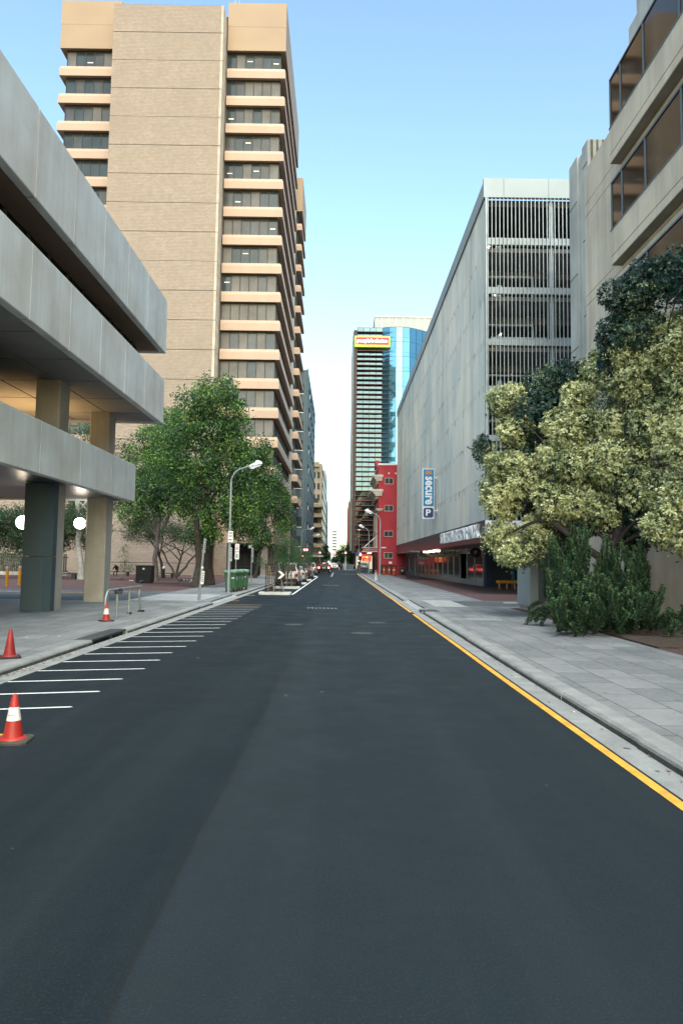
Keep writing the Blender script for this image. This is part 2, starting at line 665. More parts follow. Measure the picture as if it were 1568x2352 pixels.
struct(MB().box(-70, -9.2, 29.4, 39.0, -.055, FP - .004).box(5.3, 16, 29.0, 32.4, .06, FP + .008), 'driveway_road', 'old_asphalt')
bed = MB()
random.seed(4)
bed.box(6.95, 11.35, 15.0, 22.5, -.055, FP + .03)
for k in range(260):
    x, y = random.uniform(6.6, 11.2), random.uniform(14.4, 22.3)
    s_ = random.uniform(.02, .06)
    bed.add([(x, y, FP + .034), (x + s_, y + s_ * .3, FP + .05), (x + s_ * .4, y + s_, FP + .04)], [(0, 1, 2)])
struct(bed, 'bed_ground', 'bed_soil')

mk = MB()
Z = .005
random.seed(9)
for k in range(21):
    y = 8.88 + 1.04 * k
    xr = -3.42 + .007 * k + random.uniform(-.03, .03)
    mk.cur = 1 if k == 20 else 0
    hw = .034 + random.uniform(-.004, .004)
    mk.add([(-5.03, y - .37 - hw, Z), (xr, y - hw, Z), (xr + .05, y, Z), (xr, y + hw, Z), (-5.03, y - .37 + hw, Z)], [(0, 1, 2, 3, 4)])
mk.cur = 0
mk.box(-2.72, -2.60, 38.9, 84, 0, Z)
for y in (28.0, 55.0):
    for q in range(8):
        mk.box(-1.3 + q * .16, -1.2 + q * .16, y, y + .06, 0, Z)
for q in range(5):
    mk.box(-1.15, -.95, 88 + 6 * q, 91 + 6 * q, 0, Z)
mk.box(-5.0, -1.6, 111.0, 111.35, 0, Z)
mk.box(.2, 2.4, 104.5, 104.9, 0, Z)
mk.box(-.2, -.08, 160, 230, 0, Z)
mk.box(7.5, 14, 31.3, 31.6, .11, FP + .013)
mk.cur = 1
for a, b in ((-10, 25.4), (26.3, 110)):
    ys = np.linspace(a, b, int((b - a) / 1.5) + 2)
    pts = [(2.735 + .03 * mnoise.noise((y_ * .13, 3.1, 0)), y_) for y_ in ys]
    for (x0, y0), (x1, y1) in zip(pts[:-1], pts[1:]):
        mk.quad((x0 - .05, y0, Z), (x0 + .05, y0, Z), (x1 + .05, y1, Z), (x1 - .05, y1, Z))
mk.box(-5.05, -3.3, 7.36, 7.5, 0, Z)
mk.add([(-5.05, 32.2, Z), (-4.7, 32.2, Z), (-4.7, 32.35, Z), (-5.05, 32.35, Z)], [(0, 1, 2, 3)])
mk.add([(-5.05, 37.0, Z), (-4.6, 37.4, Z), (-4.6, 37.6, Z), (-5.05, 37.2, Z)], [(0, 1, 2, 3)])
mk.box(-22, -12.5, 36.0, 36.12, .1, FP + .003)
mk.quad((-12.6, 36.0, FP + .003), (-11, 38.6, FP + .003), (-11.15, 38.6, FP + .003), (-12.75, 36.0, FP + .003))
struct(mk, 'road_markings', ['white_line', 'yellow_line'])

# ------------------------------------------------------------------ concrete office block on the left, with overhanging storeys
LB = thing('office_block', 'weathered grey concrete block with overhanging storeys on square columns at left', 'building', (-12, 10, FP))


def panel_band(name, x, y0, y1, z0, z1, joints, back=.5, ma='grey_concrete', depth_end=8.):
    mb = MB()
    js = [y0] + joints + [y1]
    for a, b in zip(js[:-1], js[1:]):
        ga, gb = (.02 if a != y0 else 0), (.02 if b != y1 else 0)
        zz = [(x - .24, z0), (x - .02, z0), (x, z0 + .02), (x, z1 - .05), (x - .04, z1), (x - .24, z1)]
        mb.prism(zz, 'y', a + ga, b - gb)
    mb.cur = 1
    mb.box(x - .2, x - .03, y0 + .01, y1 - .26, z0 + .015, z1 - .03)
    mb.cur = 0
    mb.box(x - depth_end, x - .245, y1 - .24, y1, z0, z1)
    return build(mb, name, [ma, 'joint_dark'], LB)


panel_band('parapet', -8.85, -10, 29.3, 4.36, 5.95, [-5.1 + 3.13 * k for k in range(11)], depth_end=16)
panel_band('spandrel', -8.0, -10, 30.3, 7.96, 10.0, [-8.55 + 2.56 * k for k in range(15)], depth_end=16)
panel_band('spandrel', -8.0, -10, 30.36, 11.2, 13.66, [-8.55 + 2.56 * k for k in range(15)], depth_end=16)
sf = MB()                                        # soffits: dark gloss below, pale board above
for a in [y_ for y_ in np.arange(-25.65, 29.0, 3.13)]:
    for b in np.arange(-40, -9.2, 2.6):
        x1 = min(b + 2.6, -9.1)
        y1 = min(a + 3.13, 29.05)
        sf.box(b + .012, x1 - .012, a + .012, y1 - .012, 4.42, 4.50)
build(sf, 'soffit', 'soffit_panel', LB)
s2 = MB()
for a in np.arange(-25.36, 30.0, 2.56):
    for b in np.arange(-40.3, -8.3, 1.9):
        s2.box(b + .03, min(b + 1.9, -8.25) - .03, a + .03, min(a + 2.56, 30.05) - .03, 8.02, 8.10)
build(s2, 'soffit', 'soffit_board', LB)
fl = MB().box(-40, -9.1, -26, 29.05, 4.52, 4.85).box(-40, -8.25, -26, 30.05, 8.12, 8.4).box(-25, -8.25, -10, 30.1, 11.5, 11.9).box(-25, -8.25, -10, 30.1, 13.0, 13.3)  # soffits and slabs extended out of view to block light below
build(fl, 'floor_slab', 'joint_dark', LB)
us = MB().box(-25, -8.25, -10, 30.1, 11.25, 11.45)
build(us, 'soffit', 'soffit_brown', LB)
wn = MB().box(-25, -9.1, -10, 29.6, 8.4, 11.24)
wn.cur = 1
for k in range(28):
    wn.box(-9.1, -9.02, -9 + 1.4 * k, -8.94 + 1.4 * k, 9.9, 11.24)
wn.cur = 0
wn.box(-25, -17, -10, 26.5, 4.86, 8.0)
wn.cur = 1
for k in range(24):
    wn.box(-17, -16.93, -9 + 1.5 * k, -8.92 + 1.5 * k, 4.86, 8.0)
build(wn, 'window_strip', ['dark_glass', 'dark_trim'], LB)
for y0, y1 in ((23.1, 24.0), (28.2, 29.0), (17.6, 18.7)):
    c_ = MB()
    ch = .05
    pl = [(-10.5 + ch, y0), (-9.67 - ch, y0), (-9.67, y0 + ch), (-9.67, y1 - ch), (-9.67 - ch, y1), (-10.5 + ch, y1), (-10.5, y1 - ch), (-10.5, y0 + ch)]
    c_.prism(pl, 'z', FP, 8.01)
    build(c_, 'column', 'column_concrete', LB)
cl = MB()
pl = [(-10.55, 22.78), (-9.86, 22.78), (-9.645, 23.0), (-9.645, 23.32), (-10.55, 23.32)]
cl.prism(pl, 'z', FP + .005, 1.93).prism(pl, 'z', 1.955, 4.40)
cld = build(cl, 'cladding', 'clad_grey', LB)
build(MB().box(-10.47, -9.98, 22.768, 22.79, .62, 1.85).box(-10.05, -10.0, 22.74, 22.77, 1.72, 1.78), 'access_panel', 'clad_grey', cld)
tp = MB().box(-9.80, -9.76, 22.80, 22.86, 1.6, 1.86)
# globe lamps on the columns
mat('globe_glass', (1, .97, .92), .3, .02, emit=(1, .93, .82), es=7.)


def globe(x, y, z, r_, label):
    t = thing('globe_lamp', label, 'lamp', (x, y, z), 'round white globe lamps on the columns')
    build(MB().sphere((x, y, z), r_, 24), 'globe', 'globe_glass', t, 'all')
    build(MB().tube([(x + r_ * .92, y, z), (x + r_ + .16, y, z)], .045, 10).lathe([(.09, -.03), (.09, .03)], (x + r_ * .9, y, z), 12), 'bracket', 'dark_trim', t, True)
    return t


globe(-10.86, 28.5, 3.35, .235, 'round lit globe lamp on the bare column, beside the tree trunk')
globe(-10.88, 23.45, 3.10, .235, 'round lit globe lamp half hidden behind the grey clad column')
lp = bpy.data.lights.new('globe_light', 'POINT')
lp.energy = 5
lp.color = (1, .80, .55)
lp.shadow_soft_size = .24
for x, y, z in ((-10.86, 28.5, 3.72), (-10.88, 23.45, 3.72)):
    o = bpy.data.objects.new('globe_light', lp)
    COL.objects.link(o)
    o.location = (x, y, z)
# uplights standing on the canopy roof, washing the soffit above
ul = bpy.data.lights.new('uplight', 'AREA')
ul.shape = 'RECTANGLE'
ul.size, ul.size_y = 2.2, 3.5
ul.energy = 60
ul.spread = R(115)
ul.color = (1, .62, .26)
o = bpy.data.objects.new('uplight', ul)
COL.objects.link(o)
o.location = (-12.6, 27.0, 5.15)
o.rotation_euler = (PI, 0, 0)
fx = thing('uplight_trough', 'low grey light trough lying on the canopy roof behind the parapet', 'light fitting', (-12.6, 26.6, 4.85))
build(MB().box(-13.7, -11.5, 24.85, 28.35, 4.85, 5.05), 'trough', 'dark_trim', fx)

# ------------------------------------------------------------------ tall tan tower
TW = thing('office_tower', 'tall tan office tower with ribbed core and peach balcony bands', 'building', (-20, 80, FP))
PITCHF = 3.51
cr = MB()
for k in range(20):
    z1 = 68.0 - 3.5 * k
    z0 = max(FP, z1 - 3.5)
    if z1 <= FP:
        break
    cr.box(-27.8, -14.72, 77.0, 90, z0 + .03, z1 - .03)
    # broken split edge down the right hand corner
    cr.cur = 1
    cr.box(-14.98, -14.70, 76.985, 79, z0 + .03, z1 - .03)
    cr.cur = 0
cr.cur = 2
cr.box(-27.7, -14.85, 77.06, 89.9, FP, 67.9)
cr.cur = 0
build(cr, 'core', ['ribbed_stone', 'stone_edge', 'joint_dark'], TW)


def sweep(mb, prof, path_of, flip=False):
    """profile of (depth, z) swept along path_of(depth) -> list of xy"""
    rings = [[(x, y, z) for x, y in path_of(d)] for d, z in prof]
    n = len(rings[0])
    m_ = len(rings)
    vs = [p for r_ in rings for p in r_]
    fs = []
    for k in range(m_):
        j = (k + 1) % m_
        for i in range(n - 1):
            f = (k * n + i, k * n + i + 1, j * n + i + 1, j * n + i)
            fs.append(f if not flip else f[::-1])
    fs.append(tuple(k * n for k in range(m_)))
    fs.append(tuple(k * n + n - 1 for k in range(m_))[::-1])
    return mb.add(vs, fs)


def right_path(d):
    return [(-14.6, 79.5 + d), (-7.45 - d, 79.5 + d), (-7.45 - d, 104.5)]


def left_path(d):
    return [(-35.1 + d, 92), (-35.1 + d, 79.5 + d), (-27.7, 79.5 + d)]


def sec_path(d):
    return [(-9.5, 110 + d), (-7.0 - d, 110 + d), (-7.0 - d, 121.0)]


def band_prof(zt, h_=1.28):
    return [(0, zt - h_), (0, zt - .42), (0, zt - .40), (.02, zt - .38), (.02, zt - .36), (.14, zt), (1.2, zt), (1.2, zt - h_ + .3), (.62, zt - h_ + .12)]


tops = MB()
tp_prof = [(0, 64.3), (0, 67.35), (.015, 67.36), (.015, 67.39), (0, 67.4), (0, 70.5), (1.4, 70.5), (1.4, 64.6), (.62, 64.45)]
sweep(tops, tp_prof, right_path)
sweep(tops, tp_prof, left_path)
sweep(tops, [(0, 60.15), (0, 65.9), (1.4, 65.9), (1.4, 60.4), (.62, 60.3)], sec_path)
tops.box(-34, -9, 81, 104, 69.4, 69.9)
build(tops, 'roof_fascia', 'top_panel', TW)
build(MB().box(-14.0, -13.9, 80.4, 80.5, 70.4, 72.3).box(-13.5, -13.42, 80.4, 80.5, 70.4, 72), 'mast', 'galv', TW)
random.seed(21)


def glazing(mb, x0, x1, y, z0, z1, n, blinds):
    """strip of panes in the plane y facing the camera"""
    xs = np.linspace(x0, x1, n + 1)
    for i in range(n):
        mb.cur = random.choices([0, 2, 3], blinds)[0]
        mb.box(xs[i], xs[i + 1], y, y + .05, z0, z1)
        if mb.cur == 0 and random.random() < .33:
            zc = z0 + (z1 - z0) * random.uniform(.35, .6)
            mb.cur = 4
            mb.box(xs[i] + .25, xs[i + 1] - .2, y - .012, y - .004, zc, zc + .09)
        mb.cur = 1
        mb.box(xs[i] - .05, xs[i] + .05, y - .06, y + .001, z0, z1)
    mb.box(x0, x1, y - .05, y + .002, z0, z0 + .12)
    mb.box(x0, x1, y - .05, y + .002, z1 - .22, z1)


WM = ['window_grey', 'mullion', 'window_blind', 'window_mid', 'ceiling_strip']
for k in range(16):
    zt = 62.07 - PITCHF * k
    build(sweep(MB(), band_prof(zt), right_path), 'spandrel', 'peach_panel', TW)
    build(sweep(MB(), band_prof(zt), left_path), 'spandrel', 'peach_panel', TW)
    zs = 58.05 - PITCHF * k
    wz0, wz1 = zt - .05, (64.42 if k == 0 else zt + PITCHF - 1.28 + .12)
    lit = (5, 2, 2) if k < 6 else ((3, 5, 3) if k < 9 else (1, 8, 3))
    g = MB()
    glazing(g, -14.6, -8.15, 80.14, wz0, wz1, 6, lit)
    build_one(g, 'window_strip', WM, TW)
    g = MB()
    glazing(g, -34.4, -27.7, 80.14, wz0, wz1, 6, lit)
    build_one(g, 'window_strip', WM, TW)
    g = MB()                                     # street side panes, seen almost edge on
    ys = np.linspace(80.2, 104.4, 21)
    for i in range(20):
        g.cur = random.choices([0, 2, 3], (3, 4, 3))[0]
        g.box(-8.2, -8.13, ys[i], ys[i + 1], wz0, wz1)
        g.cur = 1
        g.box(-8.13, -8.06, ys[i] - .05, ys[i] + .05, wz0, wz1)
    build_one(g, 'window_strip', WM, TW)
    if zs > 9:
        build(sweep(MB(), band_prof(zs, 1.15), sec_path), 'spandrel', 'peach_panel', TW)
        build(MB().box(-9.5, -7.7, 110.7, 120.9, zs - .05, zs + 2.4), 'window_strip', 'window_grey', TW)
    build(MB().box(-34.45, -34.38, 80.2, 91, wz0, wz1), 'side_window', 'window_grey', TW)
bd = MB().box(-34.3, -8.3, 80.3, 104.4, 8.2, 69.3).box(-20, -7.8, 110.9, 120.8, 4.2, 65)
build(bd, 'shell', 'lobby_dark', TW)
pr = MB().box(-20, -8.0, 104.5, 110.0, FP, 66.5)
build(pr, 'rough_pier', 'stone_edge', TW)
pod = MB()                                       # first floor with ribs, punched band, ground floor pillars
for k in range(12):
    y = 80.9 + 2.15 * k
    pod.box(-8.3, -7.95, y, y + .55, 5.75, 8.16)
pod.box(-14.6, -7.8, 80.2, 80.75, 5.7, 8.14)
sl = [80.75 + 1.5 * k for k in range(16)]
pod.box(-8.3, -7.8, 80.75, 104.5, 5.1, 5.7)
pod.box(-8.3, -7.8, 80.75, 104.5, 3.9, 4.75)
pod.box(-14.6, -7.8, 80.2, 80.75, 3.9, 5.68)
for y in sl:
    pod.box(-8.3, -7.8, y, y + .95, 4.75, 5.1)
build(pod, 'podium', 'peach_panel', TW)
pd = MB().box(-14.6, -8.35, 80.76, 104.4, 3.95, 8.13)
pd.box(-34, -10.6, 84.5, 104.4, FP, 3.9)
pd.box(-34.3, -8.0, 80.3, 104.5, 3.7, 3.88)
build(pd, 'recess', 'lobby_dark', TW)
pil = MB()
for k in range(6):
    pil.box(-9.3, -8.5, 80.6 + 4.7 * k, 81.5 + 4.7 * k, .35, 3.7)
pil.box(-35, -27.9, 79.6, 80.2, FP, 8.2)
pil.box(-14.7, -13.2, 79.9, 80.6, FP, 3.9)
build(pil, 'pillar', 'ribbed_stone', TW)
pb = MB()
for k in range(6):
    pb.box(-9.35, -8.45, 80.55 + 4.7 * k, 81.55 + 4.7 * k, FP, .348)
build(pb, 'plinth', 'column_concrete', TW)
en = MB()
for k in range(5):
    x = -13.1 + .85 * k
    en.box(x, x + .8, 83.0, 83.06, FP + .1, 3.0)
en.cur = 1
for k in range(6):
    en.box(-13.18 + .85 * k, -13.1 + .85 * k, 82.96, 83.1, FP, 3.1)
en.box(-13.2, -8.8, 82.96, 83.1, 3.0, 3.65)
en.box(-13.1, -8.9, 82.95, 83.0, 1.05, 1.2)
build(en, 'entrance_door', ['lobby_dark', 'dark_trim'], TW)
mat('fence_wood', (.075, .062, .05), .9, .25, 3)
lw = thing('rendered_wall', 'long tan ribbed wall behind the plaza trees, left of the tower core', 'wall', (-45, 78, FP))
build(MB().box(-70, -35.1, 77.6, 78.4, FP, 10.2), 'wall', 'ribbed_stone', lw)
fe = thing('timber_fence', 'dark vertical slat fence behind the far trees, before the tan wall', 'fence', (-36, 70, FP))
b = MB()
for k in range(96):
    b.box(-47 + .2 * k, -46.86 + .2 * k, 70, 70.03, FP + .1, 2.3)
for z in (.5, 1.9):
    b.box(-47.1, -27.7, 70.031, 70.08, z, z + .1)
build(b, 'slats', 'fence_wood', fe)
build(MB().box(-47.2, -27.6, 69.7, 70.3, FP, FP + .35), 'plinth', 'column_concrete', fe)
build(MB().box(-70, -35.05, 77.4, 78.6, 10.2, 10.6), 'coping', 'peach_panel', lw)
# ------------------------------------------------------------------ multi-storey car park on the right
CP = thing('car_park', 'grey ribbed metal car park with open barred end and red shop level below', 'building', (20, 60, FP))
XF, YN, YFAR = 8.45, 39.6, 102.3


def ribs(mb, x, y0, y1, z0, z1, pitch, dep):
    n = int((y1 - y0) / pitch)
    vs, fs = [], []
    pr_ = []
    for i in range(n):
        y = y0 + i * pitch
        pr_ += [(x, y), (x, y + pitch * .55), (x + dep, y + pitch * .65), (x + dep, y + pitch * .92)]
    pr_.append((x, y0 + n * pitch))
    for px, py in pr_:
        vs += [(px, py, z0), (px, py, z1)]
    for i in range(len(pr_) - 1):
        fs.append((2 * i, 2 * i + 1, 2 * i + 3, 2 * i + 2))
    return mb.add(vs, fs)


sh = MB()
zs_ = [4.45, 7.0, 9.75, 12.5, 15.3, 18.1, 20.9, 23.85]
for z0, z1 in zip(zs_[:-1], zs_[1:]):
    ribs(sh, XF, YN + .05, YFAR, z0 + .006, z1 - .006, .2, .05)
sh.cur = 1
sh.box(XF + .06, XF + .12, YN + .05, YFAR, 4.4, 23.85)
random.seed(5)
sh.cur = 2
for z in zs_[1:-1]:
    for k in range(90):
        y = random.uniform(YN, YFAR)
        sh.box(XF - .004, XF + .01, y, y + random.uniform(.03, .07), z - random.uniform(.05, .55), z - .01)
build(sh, 'side_cladding', ['sheet_metal', 'joint_dark', 'rust_streak'], CP)
cap = MB()
for a, b in ((XF - .1, 9.55), (9.57, 12.25), (12.27, 16)):
    cap.box(a, b, YN - .02, YN + .2, 23.9, 25.1)
ys = np.linspace(YN - .02, YFAR + .1, 18)
for a, b in zip(ys[:-1], ys[1:]):
    cap.prism([(XF - .1, 23.9), (XF - .1, 24.9), (XF + .05, 25.1), (XF + .25, 25.1), (XF + .25, 23.9)], 'y', (a + .2 if a < YN else a) + .006, b - .006)
build(cap, 'roof_cap', 'metal_cap', CP)
bars = MB()
for k in range(22):
    x = XF + .14 + .236 * k
    bars.box(x, x + .045, YN, YN + .07, 4.4, 23.88)
build(bars, 'bar', 'galv', CP)
bm = MB()
for z0, z1 in ((21.02, 21.44), (18.0, 18.4), (14.86, 15.23), (12.05, 12.4), (9.1, 9.45), (6.2, 6.55)):
    bm.box(XF + .02, 14, YN + .1, YN + .3, z0, z1)
build(bm, 'floor_beam', 'galv', CP)
po = MB().box(12.36, 12.62, YN + .32, YN + .6, 4.4, 23.9).box(XF + .0, XF + .11, YN - .012, YN + .16, 4.4, 23.9)
build(po, 'end_post', 'galv', CP)
sb = MB()
for z in (20.9, 17.9, 14.8, 12.0, 9.0, 6.1):
    sb.box(XF + .15, 40, YN + .35, YFAR, z - .25, z)
for z in (20.9, 17.9, 14.8, 12.0, 9.0):
    for k in range(9):
        sb.box(XF + .3, 40, YN + 3 + 6 * k, YN + 3.5 + 6 * k, z - .75, z - .26)
for k in range(9):
    for x in (10.3, 22):
        sb.box(x, x + .5, YN + 6 + 6 * k, YN + 6.6 + 6 * k, 3.2, 23.8)
build(sb, 'floor_slab', 'carpark_slab', CP)
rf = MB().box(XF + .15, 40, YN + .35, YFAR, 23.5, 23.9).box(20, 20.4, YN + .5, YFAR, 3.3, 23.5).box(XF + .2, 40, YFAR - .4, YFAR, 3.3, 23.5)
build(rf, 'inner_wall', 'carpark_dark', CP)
rl = MB()
for z in (21.0, 18.0, 14.9, 12.1):
    for h_ in (.35, .6):
        rl.box(XF + .5 if z == 14.9 else 12.7, 13.9, YN + .9, YN + .97, z + h_, z + h_ + .12)
    rl.box(9.35, 9.6, YN + .8, YN + 1., z - .1, z + .8)
    rl.tube([(XF + .2, YN + .8, z - 1.7), (11.5, YN + .8, z - 1.7), (11.5, YN + .8, z - 3)], .06, 6)
build(rl, 'guard_rail', 'galv', CP)
lt = MB()
for z, x in ((20.6, 9.0), (17.6, 9.4), (14.75, 9.6)):
    lt.tube([(x - .12, YN + 1.2, z + .75), (x + .12, YN + 1.6, z + 1.3)], .07, 6)
build(lt, 'tube_light', 'fluoro', CP)


def fascia_material():  # dark finish with red blended unevenly in towards the bottom
    m = mat('fascia_finish', (.05, .035, .04), .35, .15, .8, spec=.6, streak=.2)
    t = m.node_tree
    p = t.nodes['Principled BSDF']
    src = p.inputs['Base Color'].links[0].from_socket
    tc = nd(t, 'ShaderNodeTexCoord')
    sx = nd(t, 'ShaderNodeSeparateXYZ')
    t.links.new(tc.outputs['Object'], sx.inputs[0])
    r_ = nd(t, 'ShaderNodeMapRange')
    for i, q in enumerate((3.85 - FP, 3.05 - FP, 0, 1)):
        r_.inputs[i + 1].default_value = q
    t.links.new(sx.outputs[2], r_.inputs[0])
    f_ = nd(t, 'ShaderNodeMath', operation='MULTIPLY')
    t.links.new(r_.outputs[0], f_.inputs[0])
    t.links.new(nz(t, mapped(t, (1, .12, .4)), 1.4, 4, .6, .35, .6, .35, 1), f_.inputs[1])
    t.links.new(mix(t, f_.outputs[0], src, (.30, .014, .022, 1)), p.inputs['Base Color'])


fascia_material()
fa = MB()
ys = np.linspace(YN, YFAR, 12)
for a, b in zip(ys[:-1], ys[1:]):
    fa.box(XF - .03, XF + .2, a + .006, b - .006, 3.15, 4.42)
build(fa, 'fascia', 'fascia_finish', CP)
build(MB().box(XF + .21, 14.5, YN, YN + .2, 3.3, 4.42).box(XF - .04, XF + .35, YN - .03, YN - .005, 3.35, 4.42), 'end_fascia', 'white_paint', CP)
build(MB().box(XF + .21, 26, YN + .21, YFAR, 3.2, 3.32), 'soffit', 'soffit_board', CP)
lm = MB()
text(lm, 'STATE CENTRE CAR PARK', (XF - .05, 56.1, 3.45), (0, -1, 0), (0, 0, 1), 15.3, .84, .2, .012)
build(lm, 'lettering', 'white_paint', CP)
# ------- shop level: slanted glass line, soffit lights, signs
p0, p1 = Vector((11.25, 53.6, 0)), Vector((9.95, 101.5, 0))
dv = (p1 - p0).normalized()
nv = Vector((-dv.y, dv.x, 0))                     # towards the street
sg, sfr = MB(), MB()
N = 16
L = (p1 - p0).length


def slab_on(mb, a, b, o0, o1, z0, z1):
    q = [p0 + dv * a + nv * o0, p0 + dv * b + nv * o0, p0 + dv * b + nv * o1, p0 + dv * a + nv * o1]
    mb.prism([(v.x, v.y) for v in q], 'z', z0, z1)


for k in range(N):
    a, b = L * k / N, L * (k + 1) / N
    if k != 2:
        slab_on(sg, a + .08, b - .08, -.03, 0, FP + .45, 2.75)
    slab_on(sfr, a - .08, a + .08, -.06, .06, FP, 3.18)
    slab_on(sfr, a + .08, b - .08, -.05, .05, FP, FP + .45)
slab_on(sfr, 0, L, -.06, .055, 2.75, 2.83)
build(sg, 'shop_glass', 'dark_glass', CP)
build(sfr, 'shop_frame', 'steel_grey', CP)
bh = MB()
slab_on(bh, 0, L, -.05, -.02, 2.83, 3.2)
build(bh, 'bulkhead', 'soffit_board', CP)
bk = MB()
slab_on(bk, 0, L, -3.2, -3.0, FP, 3.2)
build(bk, 'shop_interior', 'lobby_dark', CP)
mat('navy_wall', (.012, .03, .075), .6, .15, .6)
build(MB().box(11.4, 20, 54.2, 54.5, FP, 3.2).box(11.25, 11.6, 52.9, 53.55, FP, 3.2), 'lower_wall', 'navy_wall', CP)
mat('teal_post', (.02, .12, .17), .5)
build(MB().box(12.55, 12.75, 49.9, 50.1, FP, 3.2), 'teal_column', 'teal_post', CP)
mat('down_light', (1, .85, .7), .4, emit=(1, .78, .52), es=5)
for k in range(3):
    y = 72 - 3.8 * k
    t = thing('ceiling_light', ['farthest', 'middle', 'nearest'][k] + ' round lit ceiling light under the red car park fascia', 'light fitting', (9.1, y, 2.98), 'round ceiling lights under the fascia')
    build(MB().lathe([(.3, 0), (.34, .06), (.34, .14)], (9.1, y, 2.96), 18), 'diffuser', 'down_light', t, True)
    build(MB().lathe([(.36, 0), (.36, .1)], (9.1, y, 3.1), 18), 'rim', 'white_paint', t, True)
mat('box_sign', (.42, .42, .38), .5)
mat('sign_ink', (.03, .03, .03), .6)
for k, (x, y) in enumerate(((10.2, 63.5), (10.0, 71), (9.8, 79))):
    t = thing('hanging_sign', ['nearest', 'middle', 'farthest'][k] + ' pale oval lightbox sign hanging under the car park soffit', 'sign', (x, y, 2.7), 'oval signs hanging over the shop fronts')
    b = MB()
    b.rings([[(x + 1.05 * math.cos(q) * (1 if abs(math.cos(q)) < .8 else 1), y + s_, 2.78 + .24 * math.sin(q)) for q in np.linspace(0, 2 * PI, 20, endpoint=False)] for s_ in (.1, -.1)])
    bx = build(b, 'light_box', 'box_sign', t, True)
    tm = MB()
    text(tm, 'RITZ', (x - .6, y - .103, 2.68), (1, 0, 0), (0, 0, 1), 1.2, .22, .004)
    build(tm, 'lettering', 'sign_ink', bx)
    build(MB().tube([(x - .5, y, 3.0), (x - .5, y, 3.2)], .02, 6).tube([(x + .5, y, 3.0), (x + .5, y, 3.2)], .02, 6), 'hanger', 'dark_trim', t)
t = thing('parking_sign', 'round black hanging sign with a P above the shop corner', 'sign', (10.3, 52, 2.6))
b = MB().lathe([(.33, -.12), (.36, -.1), (.36, .1), (.33, .12)], (0, 0, 0), 20)
b.v = [(10.3 + x * 1.25, 52 + z, 2.72 + y) for x, y, z in b.v]
build(b, 'disc', 'black_paint', t, True)
tm = MB()
text(tm, 'P', (10.2, 51.875, 2.58), (1, 0, 0), (0, 0, 1), .2, .3, .004, .03)
build(tm, 'lettering', 'box_sign', t)
build(MB().tube([(10.3, 52, 3.05), (10.3, 52, 3.22)], .025, 6), 'hanger', 'dark_trim', t)

# projecting blue sign
SG = thing('projecting_sign', 'tall blue and white vertical parking sign on brackets on the car park wall', 'sign', (7.65, 59.4, 7.9))
b = MB().rbox(7.13, 8.16, 59.25, 59.55, 5.72, 10.12, .04)
build(b, 'sign_box', 'white_paint', SG)
mat('sign_blue', (.0, .20, .42), .4, .03)
mat('sign_navy', (.012, .04, .16), .4, .03)
mat('sign_orange', (.62, .23, .02), .5)
pn = MB().box(7.20, 8.09, 59.235, 59.249, 6.82, 10.05)
build(pn, 'blue_panel', 'sign_blue', SG)
build(MB().rings([[(7.645 + .43 * max(-1, min(1, 1.25 * math.cos(q))), y, 6.25 + .43 * max(-1, min(1, 1.25 * math.sin(q)))) for q in np.linspace(0, 2 * PI, 32, endpoint=False)] for y in (59.249, 59.235)]), 'navy_panel', 'sign_navy', SG)
tm = MB()
text(tm, 'secure', (7.36, 59.232, 9.42), (0, 0, -1), (1, 0, 0), 2.45, .60, .004, .03)
text(tm, 'P', (7.42, 59.232, 5.98), (1, 0, 0), (0, 0, 1), .44, .56, .004, .035)
build(tm, 'lettering', 'white_paint', SG)
om = MB()
for k in range(3):
    om.rings([[(7.47 + .185 * k + .082 * math.cos(q) + 0, y, 9.77 + .165 * max(-1, min(1, 1.3 * math.sin(q)))) for q in np.linspace(0, 2 * PI, 20, endpoint=False)] for y in (59.234, 59.230)])
build(om, 'orange_bars', 'sign_orange', SG)
br = MB()
for z in (9.35, 6.45):
    br.box(8.16, XF + .03, 59.34, 59.46, z - .06, z + .06)
    br.box(XF - .05, XF + .03, 59.28, 59.52, z - .18, z + .18)
br.tube([(XF - .02, 59.4, 6.3), (XF - .02, 59.4, 9.5)], .02, 6)
build(br, 'bracket', 'white_paint', SG)

# ------------------------------------------------------------------ beige concrete building on the right, with bronze window bays
RB = thing('concrete_building', 'beige board-marked concrete building with projecting bronze window bays at right', 'building', (14, 15, FP))
wl = MB()
XW = 11.3
ys = [-10, -4, 2, 8, 14, 20, 26, 31.0]
zl = [FP, 3.2, 6.2, 9.6, 10.05, 13.9, 14.35, 18.15, 18.75, 20.45]
for a, b in zip(ys[:-1], ys[1:]):
    for c, d in zip(zl[:-1], zl[1:]):
        wl.box(XW, XW + .6, a + (.012 if a > -10 else 0), b - (.012 if b < 31 else 0), c + .014, d - .014)
wl.cur = 1
wl.box(XW + .03, 26, -9.9, 30.98, FP, 20.4)
build(wl, 'wall', ['beige_concrete', 'joint_dark'], RB)
pu = MB().box(XW, 24, -10, 25.6, 20.45, 22.4)
for y0, z1 in ((25.25, 22.85), (24.6, 24.4), (22.5, 27)):
    pu.box(XW - .35 + .02 * z1 - .4, 23, -10, y0, 22.0 if y0 > 25 else 22.9, z1)
build(pu, 'parapet', 'pale_concrete', RB)
XB = 10.87
